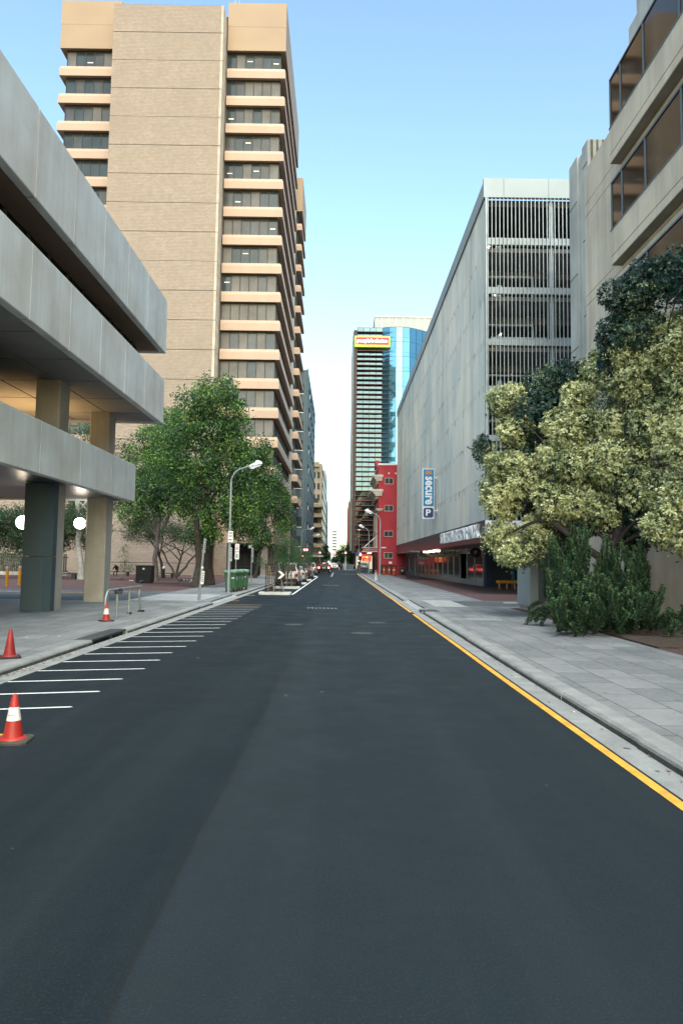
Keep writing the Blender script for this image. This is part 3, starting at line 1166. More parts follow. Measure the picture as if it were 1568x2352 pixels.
for k, (zb, zs1, zh) in enumerate(((5.4, 6.85, 8.85), (9.72, 11.15, 13.2), (14.06, 15.48, 17.48), (18.36, 19.82, 21.93))):
    yb = 26.95
    b = MB()
    b.prism([(XW - .002, zb), (XB, zb), (XB, zb + .33), (XB + .03, zb + .345), (XB + .03, zb + .37), (XB, zb + .385), (XB, zs1), (XW - .002, zs1)], 'y', -10, yb)
    build(b, 'bay_spandrel', 'beige_concrete', RB)
    build(MB().box(XB + .04, XW - .01, -10, yb - .03, zb - .012, zb - .002), 'bay_soffit', 'board_soffit', RB)
    gl = MB().box(XB + .06, XW + .1, -10, yb + .0, zs1 + .06, zh)
    gl.cur = 1
    for j in range(16):
        y = yb - 1.05 - 2.35 * j + (.3 if j % 2 else 0)
        gl.box(XB + .02, XB + .07, y - .035, y + .035, zs1 + .05, zh)
    gl.box(XB + .02, XB + .1, yb - .06, yb + .012, zs1 + .05, zh)
    gl.box(XB - .02, XW, -10, yb + .02, zs1 + .002, zs1 + .06)
    gl.box(XB + .02, XB + .09, -10, yb + .013, zh, zh + .07)
    gl.cur = 2
    gl.prism([(XB + .05, zh + .072), (XW + .05, zh + .072), (XW + .05, zh + .55)], 'y', -10, yb - .2)
    build(gl, 'bay_window', ['bronze_glass', 'blue_frame', 'beige_concrete'], RB)
build(MB().box(XW - .06, XW + .02, 16.4, 22, .2, 2.6), 'doorway', 'dark_trim', RB)
ST = MB()
ST.box(11.6, 20, 31.4, 32.15, FP, 22.3).box(11.72, 20, 32.16, 32.84, FP, 22.25).box(11.6, 20, 32.85, 34.0, FP, 22.35)
for z in (6, 9.7, 13.4, 17.1):
    pass
build(ST, 'stair_tower', 'pale_concrete', RB)
mo = MB()
random.seed(8)
for k in range(9):
    x = 11.75 + .28 * k
    mo.box(x, x + random.uniform(.08, .25), 31.385, 31.41, 22.32 - random.uniform(.2, 1.2), 22.3)
build(mo, 'moss_streaks', 'moss_stain', RB)
jl = MB()
for z in (5.2, 8.9, 12.6, 16.3, 20.):
    jl.box(11.585, 11.61, 32.9, 33.99, z, z + .03).box(11.585, 11.61, 31.42, 32.1, z + 1.2, z + 1.23)
build(jl, 'joint', 'joint_dark', RB)
KB = thing('metal_kiosk', 'plain grey sheet metal kiosk on a plinth beside the conifer bush', 'kiosk', (7.9, 26.9, FP))
mat('kiosk_paint', (.30, .345, .355), .5, .06, .8, spec=.4)
mat('kiosk_side', (.10, .12, .13), .5, .06, .8)
kk = MB().box(7.2, 8.62, 25.9, 27.8, .3, 2.75)
kk.box(7.16, 8.66, 25.86, 27.84, 2.76, 2.86)
build(kk, 'casing', 'kiosk_paint', KB)
build(MB().box(7.28, 8.54, 25.98, 27.72, FP, .298), 'plinth', 'column_concrete', KB)
build(MB().box(7.5, 8.5, 25.885, 25.899, .4, 2.6), 'door', 'kiosk_side', KB)
# ------------------------------------------------------------------ red heritage building
RD = thing('heritage_building', 'dark red painted heritage building with cream cornices on the far corner', 'building', (12, 110, FP))
XR, YR, YR2 = 5.7, 102.75, 114.0
rb = MB().box(XR, 22, YR, YR2, FP, 16.6)
build(rb, 'wall', 'red_paint', RD)
build(MB().box(XR - .05, 22, YR - .06, YR2, 16.6, 16.85), 'parapet_cap', 'white_paint', RD)
build(MB().box(XR + .35, 8.5, YR - .05, YR - .002, FP, 1.52), 'brick_base', 'dark_brick', RD)
for z0, z1 in ((13.77, 14.62), (9.65, 10.5), (5.8, 6.6), (2.55, 3.36)):
    f = build(MB().box(6.62, 7.94, YR - .05, YR + .05, z0 - .07, z0).box(6.62, 6.67, YR - .04, YR + .05, z0, z1).box(7.89, 7.94, YR - .04, YR + .05, z0, z1).box(7.26, 7.30, YR - .04, YR - .001, z0, z1).box(6.67, 7.89, YR - .04, YR + .05, z1 - .04, z1 + .02), 'window_frame', 'cream_trim', RD)
    g_ = MB().box(6.67, 7.26, YR - .02, YR - .005, z0, z1).box(7.30, 7.89, YR - .025, YR - .005, z0, z1)
    build(g_, 'pane', 'window_grey', f)
co = MB()
for zb, h_, pj in ((14.2, .9, .85), (11.9, 1.0, 1.1), (9.6, .35, .4)):
    for i, (dz, k_) in enumerate(((0, .45), (.3, .7), (.62, 1.))):
        z0 = zb + h_ * dz
        z1 = zb + h_ * (.3 + dz if i < 2 else 1) - .004
        co.box(XR - pj * k_, XR + (.7 if i == 2 else .55), YR - .25 * k_ - .02, YR2, z0, z1)
for k in range(14):
    co.box(XR - .3, XR + .02, YR + .5 + .8 * k, YR + .75 + .8 * k, 13.85, 14.19)
    co.box(XR - .45, XR + .02, YR + .5 + .8 * k, YR + .75 + .8 * k, 11.5, 11.89)
build(co, 'cornice', 'cream_trim', RD)
pp = MB()
for y in (YR + 1.8, YR + 5.5, YR + 9.6):
    for k in range(15):
        pp.box(XR - .22, XR + .01, y, y + .6, 3.6 + .4 * k, 3.98 + .4 * k)
for z in (6.4,):
    pp.box(XR - .3, XR + .01, YR + 1.5, YR2 - .2, z, z + .35)
build(pp, 'pilaster', 'cream_trim', RD)
pm = MB().prism([(XR - .25, 16.85), (XR + .3, 16.85), (XR + .3, 17.5), (XR - .25, 17.5)], 'y', YR + 3.2, YR + 8)
pm.box(XR - .3, XR + .35, YR + 4.4, YR + 6.9, 17.5, 17.95)
build(pm, 'pediment', 'red_paint', RD)
sw = MB()
for y in (YR + 2.9, YR + 6.8):
    for z in (4.4, 7.4, 10.2, 13.1):
        sw.box(XR - .012, XR + .01, y, y + 1.6, z, z + 1.5)
build(sw, 'side_window', 'window_grey', RD)
vt = MB()
for x in (7.25, 8.3):
    vt.lathe([(.13, 0), (.13, .04)], (0, 0, 0), 14)
    n_ = len(vt.v) - 28
    for i in range(n_, len(vt.v)):
        q = vt.v[i]
        vt.v[i] = (x + q[0], YR - .01 - q[2], 15.35 + q[1])
build(vt, 'wall_vent', 'white_paint', RD)
nm = build(MB().box(6.18, 6.92, YR - .03, YR - .01, 4.0, 4.18), 'street_name_plate', 'white_paint', RD)
build(MB().box(7.35, 7.82, YR - .03, YR - .01, 1.68, 2.02), 'notice', 'white_paint', RD)
# awning over the footpath
mat('awning_red', (.28, .03, .035), .5, .08)
AW = build(MB().box(3.45, XR, YR + .15, 114.5, 3.35, 3.45).box(3.4, XR - .002, YR + .1, YR + .2, 3.5, 4.05).box(3.4, 3.5, YR + .21, 114.5, 3.5, 4.05), 'awning', 'awning_red', RD)
build(MB().box(3.32, XR, YR + .02, 114.6, 4.05, 4.15).box(3.32, XR, YR + .03, 114.6, 3.40, 3.5), 'awning_trim', 'cream_trim', AW)
tm = MB()
text(tm, 'Bunnik Tours', (4.0, YR + .096, 3.66), (1, 0, 0), (0, 0, 1), 1.05, .25, .004, .015)
for x in (3.55, 5.2):
    tm.prism([(x, 3.55), (x + .04, 3.55), (x + .36, 3.98), (x + .32, 3.98)], 'y', YR + .09, YR + .096)
    tm.prism([(x + .32, 3.55), (x + .36, 3.55), (x + .04, 3.98), (x, 3.98)], 'y', YR + .085, YR + .091)
for x0, x1 in ((3.52, 3.94), (3.97, 5.12), (5.16, 5.6)):
    for z in (3.53, 3.99):
        tm.box(x0, x1, YR + .085, YR + .097, z, z + .025)
    for x in (x0, x1 - .02):
        tm.box(x, x + .02, YR + .084, YR + .098, 3.55, 4.)
build(tm, 'awning_lettering', 'cream_trim', AW)
rd_ = MB()
for y in (YR + .4, YR + 2.4, YR + 4.6, YR + 6.8):
    rd_.tube([(3.7, y, 4.15), (XR - .1, y, 5.9)], .035, 6)
build(rd_, 'tie_rod', 'white_paint', AW)
dl = MB()
for k in range(3):
    dl.lathe([(.2, 0), (.2, .06)], (4.6, YR + 1.5 + 2.6 * k, 3.28), 12)
build(dl, 'down_light', 'down_light', AW)
pst = MB()
for k in range(6):
    pst.box(XR - .35, XR - .15, YR + .8 + 1.8 * k, YR + 1.1 + 1.8 * k, FP, 3.34)
build(pst, 'shop_pier', 'black_paint', RD)
mat('lit_red_sign', (.7, .03, .02), .4, emit=(1, .05, .03), es=.4)
mat('lit_yellow', (1, .6, .1), .4, emit=(1, .65, .15), es=.7)
t = thing('hanging_lightbox', 'glowing red and yellow lightbox sign hanging below the red awning', 'sign', (4.1, 106, 2.3))
bx = build(MB().rbox(3.45, 4.85, 105.9, 106.1, 2.0, 3.05, .03), 'light_box', 'lit_red_sign', t)
tm = MB()
text(tm, 'BunnikTours', (3.6, 105.895, 2.6), (1, 0, 0), (0, 0, 1), 1.1, .2, .004, .02)
tm.lathe([(.01, 0), (.16, 0)], (0, 0, 0), 14, False, False)
k = len(tm.v) - 28
tm.v[k:] = [(4.2 + x, 105.893, 2.62 + y) for x, y, z in tm.v[k:]]
tm.box(3.8, 4.6, 105.893, 105.897, 2.18, 2.24)
build(tm, 'lettering', 'lit_yellow', bx)
build(MB().tube([(3.7, 106, 3.05), (3.7, 106, 3.36)], .02, 6).tube([(4.6, 106, 3.05), (4.6, 106, 3.36)], .02, 6), 'hanger', 'dark_trim', t)

# ------------------------------------------------------------------ glass tower with louvre fins
GT = thing('glass_tower', 'blue glass office tower with dark red louvre fins and a lime green sign', 'building', (15, 170, FP))
mat('blue_glass', (.075, .22, .33), .04, .10, .12, metal=.72, spec=.8)
mat('teal_glass', (.055, .105, .135), .05, .10, .1, metal=.70, spec=.8)
mat('base_glass', (.012, .020, .024), .08, .3, .2, spec=.3)
mat('fin_red', (.13, .035, .035), .5, .1)
mat('fin_dark', (.03, .022, .026), .5, .1)
mat('spandrel_blue', (.06, .16, .24), .15, .1, metal=.4)
YG = 160.
# plan of the curved face: flat bay, then facets swinging away
pts = [(3.5, YG), (5.0, YG), (6.5, YG), (8.0, YG), (9.5, YG), (11.1, YG - .55), (12.7, YG - .8), (14.3, YG - .75), (16.0, YG - .4), (17.6, YG + .5), (19.2, YG + 1.5), (21, YG + 2.7), (24, YG + 5)]
gm = MB()
zf = [4.0 + 3.6 * k for k in range(16)]
for i in range(len(pts) - 1):
    (xa, ya), (xb, yb) = pts[i], pts[i + 1]
    for z in zf:
        za, zb_ = z, min(z + 3.6, 57.9)
        if zb_ - za < .4:
            continue
        gm.cur = 1 if i < 4 else 0
        if z < 16 and i < 9:
            gm.cur = 2
        j = .018
        random.seed(int(xa * 31 + z * 17))
        jj = [random.uniform(-j, j) for _ in range(4)]
        gm.quad((xa + .05, ya + jj[0], za + 1.0), (xb - .05, yb + jj[1], za + 1.0), (xb - .05, yb + jj[2], zb_ - .03), (xa + .05, ya + jj[3], zb_ - .03))
        gm.quad((xa + .05, ya + jj[1], za + .03), (xb - .05, yb + jj[0], za + .03), (xb - .05, yb, za + .97), (xa + .05, ya, za + .97))
gm.cur = 3
for i in range(len(pts) - 1):
    (xa, ya), (xb, yb) = pts[i], pts[i + 1]
    gm.quad((xa, ya + .06, FP), (xb, yb + .06, FP), (xb, yb + .06, 58), (xa, ya + .06, 58))
gm.box(3.55, 24, YG + 5.1, YG + 40, FP, 57.8)
gm.box(3.46, 3.56, YG + .05, YG + 40, 4, 58)
build(gm, 'curtain_wall', ['blue_glass', 'teal_glass', 'base_glass', 'fin_dark'], GT)
fn = MB()
z = 4.6
kf = 0
while z < 56.9:
    if not (52.2 < z < 55.4):
        fn.cur = 0
        fn.box(2.75, 9.6, YG - 1.0, YG - .93, z, z + .13)
        fn.cur = 1
        fn.box(2.75, 9.55, YG - .925, YG - .06, z + .01, z + .10)
        if z > 15.8:
            fn.add([(9.6, YG - 1.0, z), (12.0, YG - .9, z + .05), (9.6, YG - .5, z), (9.6, YG - 1.0, z + .13), (12.0, YG - .9, z + .08), (9.6, YG - .5, z + .1)], [(0, 1, 4, 3), (0, 2, 1), (3, 4, 5)])
    z += 1.155
    kf += 1
build(fn, 'louvre_fin', ['fin_red', 'fin_dark'], GT)
fr_ = MB().box(2.68, 3.45, YG - .9, YG - .1, 3.9, 57.0)
build(fr_, 'side_frame', 'fin_dark', GT)
build(MB().box(2.45, 2.67, YG - .2, YG + 22, 4.5, 57.0), 'side_screen', 'pale_concrete', GT)
mp_ = MB()
for k in range(9):
    mp_.cur = 0
    mp_.box(7.9 + 1.78 * k, 9.6 + 1.78 * k, YG + 6, YG + 20, 57.8, 62.7)
    mp_.cur = 1
    mp_.box(9.6 + 1.78 * k, 9.68 + 1.78 * k, YG + 5.9, YG + 20, 57.8, 62.76)
mp_.box(7.8, 24, YG + 5.85, YG + 20, 62.76, 62.95)
mat('louvre_grey', (.40, .43, .42), .6, .06)
build(mp_, 'plant_room', ['louvre_grey', 'white_paint'], GT)
build(MB().box(11, 11.2, YG + 7, YG + 7.2, 62.9, 64), 'flue', 'galv', GT)
t = thing('roof_sign', 'lime green and red name sign near the top of the glass tower', 'sign', (7, 158.6, 54))
mat('lime_sign', (.50, .78, .10), .5, .03, emit=(.5, .8, .1), es=.15)
mat('crimson_sign', (.62, .035, .07), .5, .03, emit=(.62, .035, .07), es=.15)
mat('lit_white', (1, 1, 1), .5, emit=(1, 1, 1), es=.6)
mat('lit_cream', (1, .95, .45), .5, emit=(1, .95, .4), es=.6)
bx = build(MB().box(2.8, 11.2, 158.4, 158.95, 52.75, 55.35), 'sign_box', 'lime_sign', t)
build(MB().rbox(3.1, 10.95, 158.34, 158.395, 53.25, 55.05, .02), 'red_panel', 'crimson_sign', bx)
tm = MB()
text(tm, "people's", (3.4, 158.335, 53.55), (1, 0, 0), (0, 0, 1), 3.9, 1.15, .004, .05)
build(tm, 'white_lettering', 'lit_white', bx)
tm = MB()
text(tm, 'choice', (7.45, 158.335, 53.75), (1, 0, 0), (0, 0, 1), 3.15, .95, .004, .05)
build(tm, 'cream_lettering', 'lit_cream', bx)
build(MB().box(4.2, 4.4, 158.96, 159.9, 53.5, 53.7).box(9, 9.2, 158.96, 159.9, 53.5, 53.7), 'bracket', 'dark_trim', t)
mat('lit_shop', (.3, .28, .2), .5, emit=(1, .85, .6), es=.18)
build(MB().box(3.8, 12, YG - .03, YG + .03, .3, 3.3), 'foyer_glass', 'lit_shop', GT)
t = thing('bank_sign', 'dark blue sign panel with a white P over the glass tower foyer', 'sign', (4.6, 159.5, 3.4))
build(MB().box(3.6, 6.4, 159.4, 159.9, 3.35, 4.15), 'sign_box', 'sign_navy', t)
tm = MB()
text(tm, 'P', (4.6, 159.395, 3.5), (1, 0, 0), (0, 0, 1), .45, .5, .004, .03)
build(tm, 'lettering', 'lit_white', t)

# ------------------------------------------------------------------ blocks farther down the street
mat('slate_clad', (.045, .075, .095), .5, .12, .4, spec=.5)
mat('slate_light', (.075, .115, .14), .5, .12, .4)
DK = thing('slate_office', 'dark slate blue office block with small white slots, beyond the tan tower', 'building', (-12, 140, FP))
dk = MB().box(-22, -6.45, 127, 165, 3.4, 38)
dk.cur = 1
dk.box(-9.2, -6.6, 123.5, 127, 3.4, 36.6)
dk.box(-6.7, -6.43, 126.9, 128.2, 3.4, 38.2)
build(dk, 'wall', ['slate_clad', 'slate_light'], DK)
dw = MB()
for k in range(9):
    for y in (131, 138, 145, 152, 159):
        dw.cur = 0
        dw.box(-6.44, -6.3, y, y + 3.6, 5.5 + 3.7 * k, 5.8 + 3.7 * k)
    dw.cur = 1
    dw.box(-6.44, -6.36, 134.5, 135.3, 4.6 + 3.7 * k, 5.6 + 3.7 * k)
    dw.cur = 2
    dw.box(-8.9, -7.0, 123.42, 123.5, 4.6 + 3.5 * k, 6.4 + 3.5 * k)
    dw.cur = 1
    dw.box(-8.9, -7.0, 123.40, 123.46, 4.45 + 3.5 * k, 4.6 + 3.5 * k)
build(dw, 'window', ['black_paint', 'white_paint', 'window_grey'], DK)
build(MB().box(-20, -7, 124, 165, FP, 3.4), 'shop_level', 'lobby_dark', DK)
mat('sandy_concrete', (.40, .35, .285), .85, .12, .4, streak=.4, ss=1)
mat('balcony_concrete', (.30, .25, .19), .85, .12, .4, streak=.3, ss=1)
BC = thing('balcony_block', 'sandy concrete block with stacked tapering balconies, past the slate office', 'building', (-9, 190, FP))
bc = MB().box(-20, -4.9, 176, 225, 3, 27.2).box(-6.9, -5.6, 175.2, 176, 26.3, 27.6)
build(bc, 'wall', 'sandy_concrete', BC)
bw = MB()
for k in range(3):
    for x in (-8.1, -6.9, -5.75):
        bw.box(x - .35, x + .35, 175.93, 176.02, 17.6 + 2.9 * k, 19.2 + 2.9 * k)
for k in range(7):
    for j in range(6):
        bw.box(-4.92, -4.86, 182 + 7 * j, 184 + 7 * j, 5 + 3.0 * k, 6.8 + 3.0 * k)
build(bw, 'window', 'window_grey', BC)
for k in range(5):
    z = 5.4 + 2.55 * k
    b = MB()
    b.add([(-8.5, 172.2, z), (-4.5, 172.2, z), (-4.5, 176, z), (-8.5, 176, z), (-8.5, 172.2, z + .75), (-4.5, 172.2, z + .75), (-4.5, 176, z + .75), (-8.5, 176, z + .75), (-8.5, 174.5, z + 1.25), (-5.6, 174.5, z + 1.25), (-5.6, 176, z + 1.25), (-8.5, 176, z + 1.25)],
          [(0, 3, 2, 1), (0, 1, 5, 4), (1, 2, 6, 5), (4, 5, 9, 8), (5, 6, 10, 9), (8, 9, 10, 11), (0, 4, 8, 11, 7, 3)])
    build(b, 'balcony', 'balcony_concrete', BC)
    build(MB().box(-8.4, -5.7, 175.4, 175.5, z + 1.26, z + 2.54), 'balcony_door', 'window_grey', BC)
build(MB().box(-9, -4.2, 171.5, 178, 3.0, 3.5), 'awning', 'pale_concrete', BC)
build(MB().box(-18, -5.4, 176.5, 224, FP, 2.98), 'shop_level', 'window_mid', BC)
B3 = thing('pale_office', 'pale stone office block with slotted side windows farther down the left side', 'building', (-9, 270, FP))
build(MB().box(-16, -5.2, 232, 262, FP, 33).box(-16, -5.6, 263, 310, FP, 27.5), 'wall', 'pale_concrete', B3)
b3 = MB()
for k in range(8):
    for j in range(5):
        b3.box(-5.62, -5.5, 266 + 9 * j, 271 + 9 * j, 4 + 2.9 * k, 5.6 + 2.9 * k)
    b3.box(-5.22, -5.1, 236, 260, 4 + 3.4 * k, 4.4 + 3.4 * k)
build(b3, 'window', 'slate_clad', B3)
B4 = thing('banded_block', 'white banded office block with a red lettered sign closing the street', 'building', (-5, 410, FP))
build(MB().box(-14, -1.4, 400, 440, FP, 20), 'wall', 'white_paint', B4)
b4 = MB()
for k in range(7):
    b4.box(-4.6, -2.0, 399.9, 400.02, 8.4 + 1.75 * k, 9.2 + 1.75 * k)
    b4.box(-1.42, -1.3, 402, 438, 8.4 + 1.75 * k, 9.2 + 1.75 * k)
build(b4, 'window', 'window_mid', B4)
build(MB().box(-4.9, -1.6, 399.6, 399.85, 1.5, 7.6), 'billboard', 'white_paint', B4)
mat('sign_red', (.75, .03, .03), .5, emit=(.8, .03, .03), es=.2)
tm = MB()
text(tm, 'H&M', (-4.6, 399.58, 5.2), (1, 0, 0), (0, 0, 1), 2.7, 1.7, .01, .02)
build(tm, 'lettering', 'sign_red', B4)
mat('orange_brick', (.36, .13, .07), .85, .12, .6)
B5 = thing('brick_flats', 'orange brick flats with green and white windows behind the glass tower', 'building', (8, 270, FP))
build(MB().box(3.0, 18, 255, 300, FP, 24.5).box(4.5, 12, 262, 280, 24.5, 27), 'wall', 'orange_brick', B5)
b5 = MB()
for k in range(7):
    b5.cur = 0
    b5.box(4.3, 6.6, 254.9, 255.02, 3.6 + 3 * k, 5.2 + 3 * k)
    b5.cur = 1
    b5.box(4.3, 6.6, 254.88, 255.02, 5.2 + 3 * k, 6.6 + 3 * k)
build(b5, 'window', ['window_mid', 'white_paint'], B5)
B6 = thing('low_shop_row', 'low dark shop row under the brick flats at the end of the street', 'building', (4, 235, FP))
build(MB().box(3.2, 14, 225, 252, FP, 8), 'wall', 'slate_clad', B6)
build(MB().box(2.6, 14, 224.5, 252, 3.2, 3.6), 'awning', 'pale_concrete', B6)
# ------------------------------------------------------------------ street furniture
mat('cone_red', (.36, .022, .016), .5, .14, 6, spec=.5)
mat('cone_dull', (.24, .014, .016), .55, .18, 6, spec=.5)
mat('reflective', (.72, .72, .70), .5, .08, 5)
mat('rubber', (.022, .023, .024), .85, .3, 6)
mat('dusty_rubber', (.06, .055, .045), .95, .4, 6)
mat('orange_plastic', (.72, .085, .02), .5, .1, 4)
mat('bin_green', (.045, .145, .065), .5, .14, 2.5, spec=.5)
mat('bin_faded', (.16, .27, .20), .6, .2, 2.5)
mat('bin_dark', (.02, .05, .04), .55, .1)
mat('caster_yellow', (.35, .22, .03), .5, .2)
mat('sticker', (.62, .66, .68), .5, .2, 12)
mat('lamp_head', (.62, .66, .70), .4, .05)
mat('lamp_lens', (.85, .88, .92), .25, .03, emit=(.9, .95, 1), es=.25)
mat('hot_yellow', (.60, .26, .015), .5, .1, 3)
mat('sign_green', (.02, .35, .2), .5)
mat('sign_print', (.10, .10, .16), .6)
mat('sign_red_print', (.5, .03, .05), .6)
mat('stake_wood', (.34, .24, .13), .9, .25, 8)
mat('cage_wire', (.018, .018, .020), .7)


def cone(name, label, loc, h_, rz, bands, body='cone_red', base='rubber', group=None):
    t = thing(name, label, 'traffic cone', (0, 0, 0), group)
    r0, r1 = h_ * .215, h_ * .055
    rr = lambda z: r0 + (r1 - r0) * (z - .03) / (h_ - .03)
    b = MB().lathe([(r0 + .035, .03), (r0 + .02, .05), (rr(.055), .056), (rr(h_ * .5), h_ * .5), (rr(h_), h_), (rr(h_) * .75, h_ + .006), (rr(h_) * .7, h_ - .03)], (0, 0, 0), 24, False, True)
    build(b, 'cone_body', body, t, True)
    if bands:
        c_ = MB().lathe([(rr(bands[0]) + .002, bands[0]), (rr(bands[1]) + .002, bands[1])], (0, 0, 0), 24, False, False)
        bd_ = build(c_, 'white_band', 'reflective', t, True)
    s_ = h_ * .37
    q = []
    for z, d in ((0, 0), (.022, 0), (.034, .012)):
        q.append([(x * (s_ - d), y * (s_ - d), z) for x, y in ((-.78, -1), (.78, -1), (1, -.78), (1, .78), (.78, 1), (-.78, 1), (-1, .78), (-1, -.78))])
    build(MB().rings(q), 'base', base, t)
    t.location = loc
    t.rotation_euler = (0, 0, rz)
    return t


cA = cone('traffic_cone', 'red and white striped cone standing on the road among the painted lines', (-3.35, 7.22, 0), .475, .12, (.22, .355), 'cone_red', 'dusty_rubber', 'traffic cones')
tm = MB()
text(tm, 'NARDS', (-.044, -.0745, .272), (1, 0, 0), (0, .22, 1), .07, .014, .0005, .0)
cA_l = [c for c in cA.children if c.name.startswith('white_band')][0]
build(tm, 'lettering', 'sign_red_print', cA_l)
cone('traffic_cone', 'plain dull red cone with no band on the left footpath by the kerb', (-5.86, 12.35, FP), .50, .5, None, 'cone_dull', 'rubber', 'traffic cones')
cone('traffic_cone', 'red and white cone on the footpath at the end of the bike rail', (-6.66, 19.75, FP), .50, .7, (.20, .36), 'cone_red', 'rubber', 'traffic cones')

# bike rail
t = thing('bike_rail', 'galvanised tube bike rail with rounded ends on the left footpath', 'bike rail', (-6.75, 21.6, FP))
y0, y1, zt, x_ = 19.9, 23.45, .86, -6.75
pth = [(x_, y0, FP), (x_, y0, FP + .5)] + [(x_, y0 + .3 * (1 - math.cos(q)), FP + .5 + (zt - .5) * math.sin(q)) for q in np.linspace(.2, PI / 2, 6)] + [(x_, y1 - .25 * math.cos(q), FP + zt - .25 * (1 - math.sin(q))) for q in np.linspace(PI / 2, 0, 5)] + [(x_, y1, FP)]
build(MB().tube(pth, .036, 10), 'top_rail', 'steel_grey', t, True)
for y in (20.95, 22.15):
    build(MB().tube([(x_, y, FP), (x_, y, FP + zt - .02)], .034, 10), 'post', 'steel_grey', t, True)
random.seed(3)
for y, z, s_, lab in ((20.95, FP + zt - .06, .13, 'tangle of black bike lock cables looped round the rail top'), (22.15, FP + .05, .08, 'black bike lock lying round the foot of the middle rail post'), (23.45, FP + .03, .14, 'black bike lock lying at the far foot of the rail')):
    m_ = MB()
    for k in range(5):
        a, b_ = random.uniform(0, PI), random.uniform(-.5, .5)
        m_.tube([(x_ + s_ * math.cos(q) * math.cos(a) + .02, y + s_ * 1.1 * math.cos(q) * math.sin(a) + .4 * s_ * b_, max(FP + .015, z + (s_ * .55 if z > .5 else .02) * math.sin(q + k))) for q in np.linspace(0, 2 * PI, 14)], .012, 5)
    tag(build(m_, 'bike_lock', 'rubber', None, True), lab, 'bike lock', 'bike locks on the rail')


def street_lamp(loc, h_, reach, side, label, group='street lamps'):
    t = thing('street_lamp', label, 'street lamp', loc, group)
    x, y, z = loc
    s_ = side
    b = MB().tube([(x, y, z), (x, y, z + h_ * .45), (x, y, z + h_ * .452), (x, y, z + h_ - 1.0)], [.085, .08, .062, .055], 12)
    build(b, 'pole', 'galv', t, True)
    zt_ = z + h_
    r_ = .8
    pa = [(x, y, zt_ - 1.0)] + [(x + s_ * r_ * (1 - math.cos(q)), y, zt_ - 1.0 + r_ * math.sin(q)) for q in np.linspace(.15, PI / 2 * .88, 9)] + [(x + s_ * (reach - .45), y, zt_ - .08)]
    build(MB().tube(pa, .042, 8), 'arm', 'galv', t, True)
    hd = MB()
    cx = x + s_ * (reach - .1)
    hd.rings([[(cx + s_ * .40 * sc * math.cos(q) * (1 if math.cos(q) * 1 > 0 else .95), y + .19 * sc * math.sin(q), zt_ + dz + .10 * (math.cos(q))) for q in np.linspace(0, 2 * PI, 18, endpoint=False)] for sc, dz in ((.86, -.11), (1, -.06), (.98, 0), (.8, .08), (.45, .13), (.1, .145))])
    hh = build(hd, 'lamp_head', 'lamp_head', t, True)
    ln = MB().rings([[(cx + s_ * .34 * sc * math.cos(q), y + .15 * sc * math.sin(q), zt_ - dz + .085 * math.cos(q)) for q in np.linspace(0, 2 * PI, 16, endpoint=False)] for sc, dz in ((1, .115), (.8, .15), (.3, .165))])
    build(ln, 'lens', 'lamp_lens', hh, True)
    build(MB().lathe([(.17, .002), (.17, .02), (.1, .03)], loc, 12), 'base_plate', 'steel_grey', t)
    return t


street_lamp((-6.06, 37.6, FP), 7.1, 1.42, 1, 'tall grey street lamp with curved arm by the green wheeled bins')
street_lamp((3.8, 64.8, FP), 6.6, 1.2, -1, 'grey street lamp with curved arm beside the white hydrant post')
street_lamp((3.85, 91, FP), 6.55, 1.1, -1, 'grey street lamp with curved arm in front of the red awning')
street_lamp((-6.0, 106, FP), 6.9, 1.7, 1, 'small far street lamp with curved arm before the slate office')
street_lamp((-6.6, 150, FP), 7.6, 1.8, 1, 'farthest street lamp with curved arm, in front of the balcony block')
t = thing('light_column', 'straight pale light column with a small flat head behind the red awning', 'street lamp', (3.2, 116, FP))
build(MB().tube([(3.2, 116, FP), (3.2, 116, 7.3)], [.08, .05], 10), 'pole', 'galv', t, True)
build(MB().rbox(2.95, 3.45, 115.85, 116.15, 7.28, 7.42, .03), 'lamp_head', 'white_paint', t)


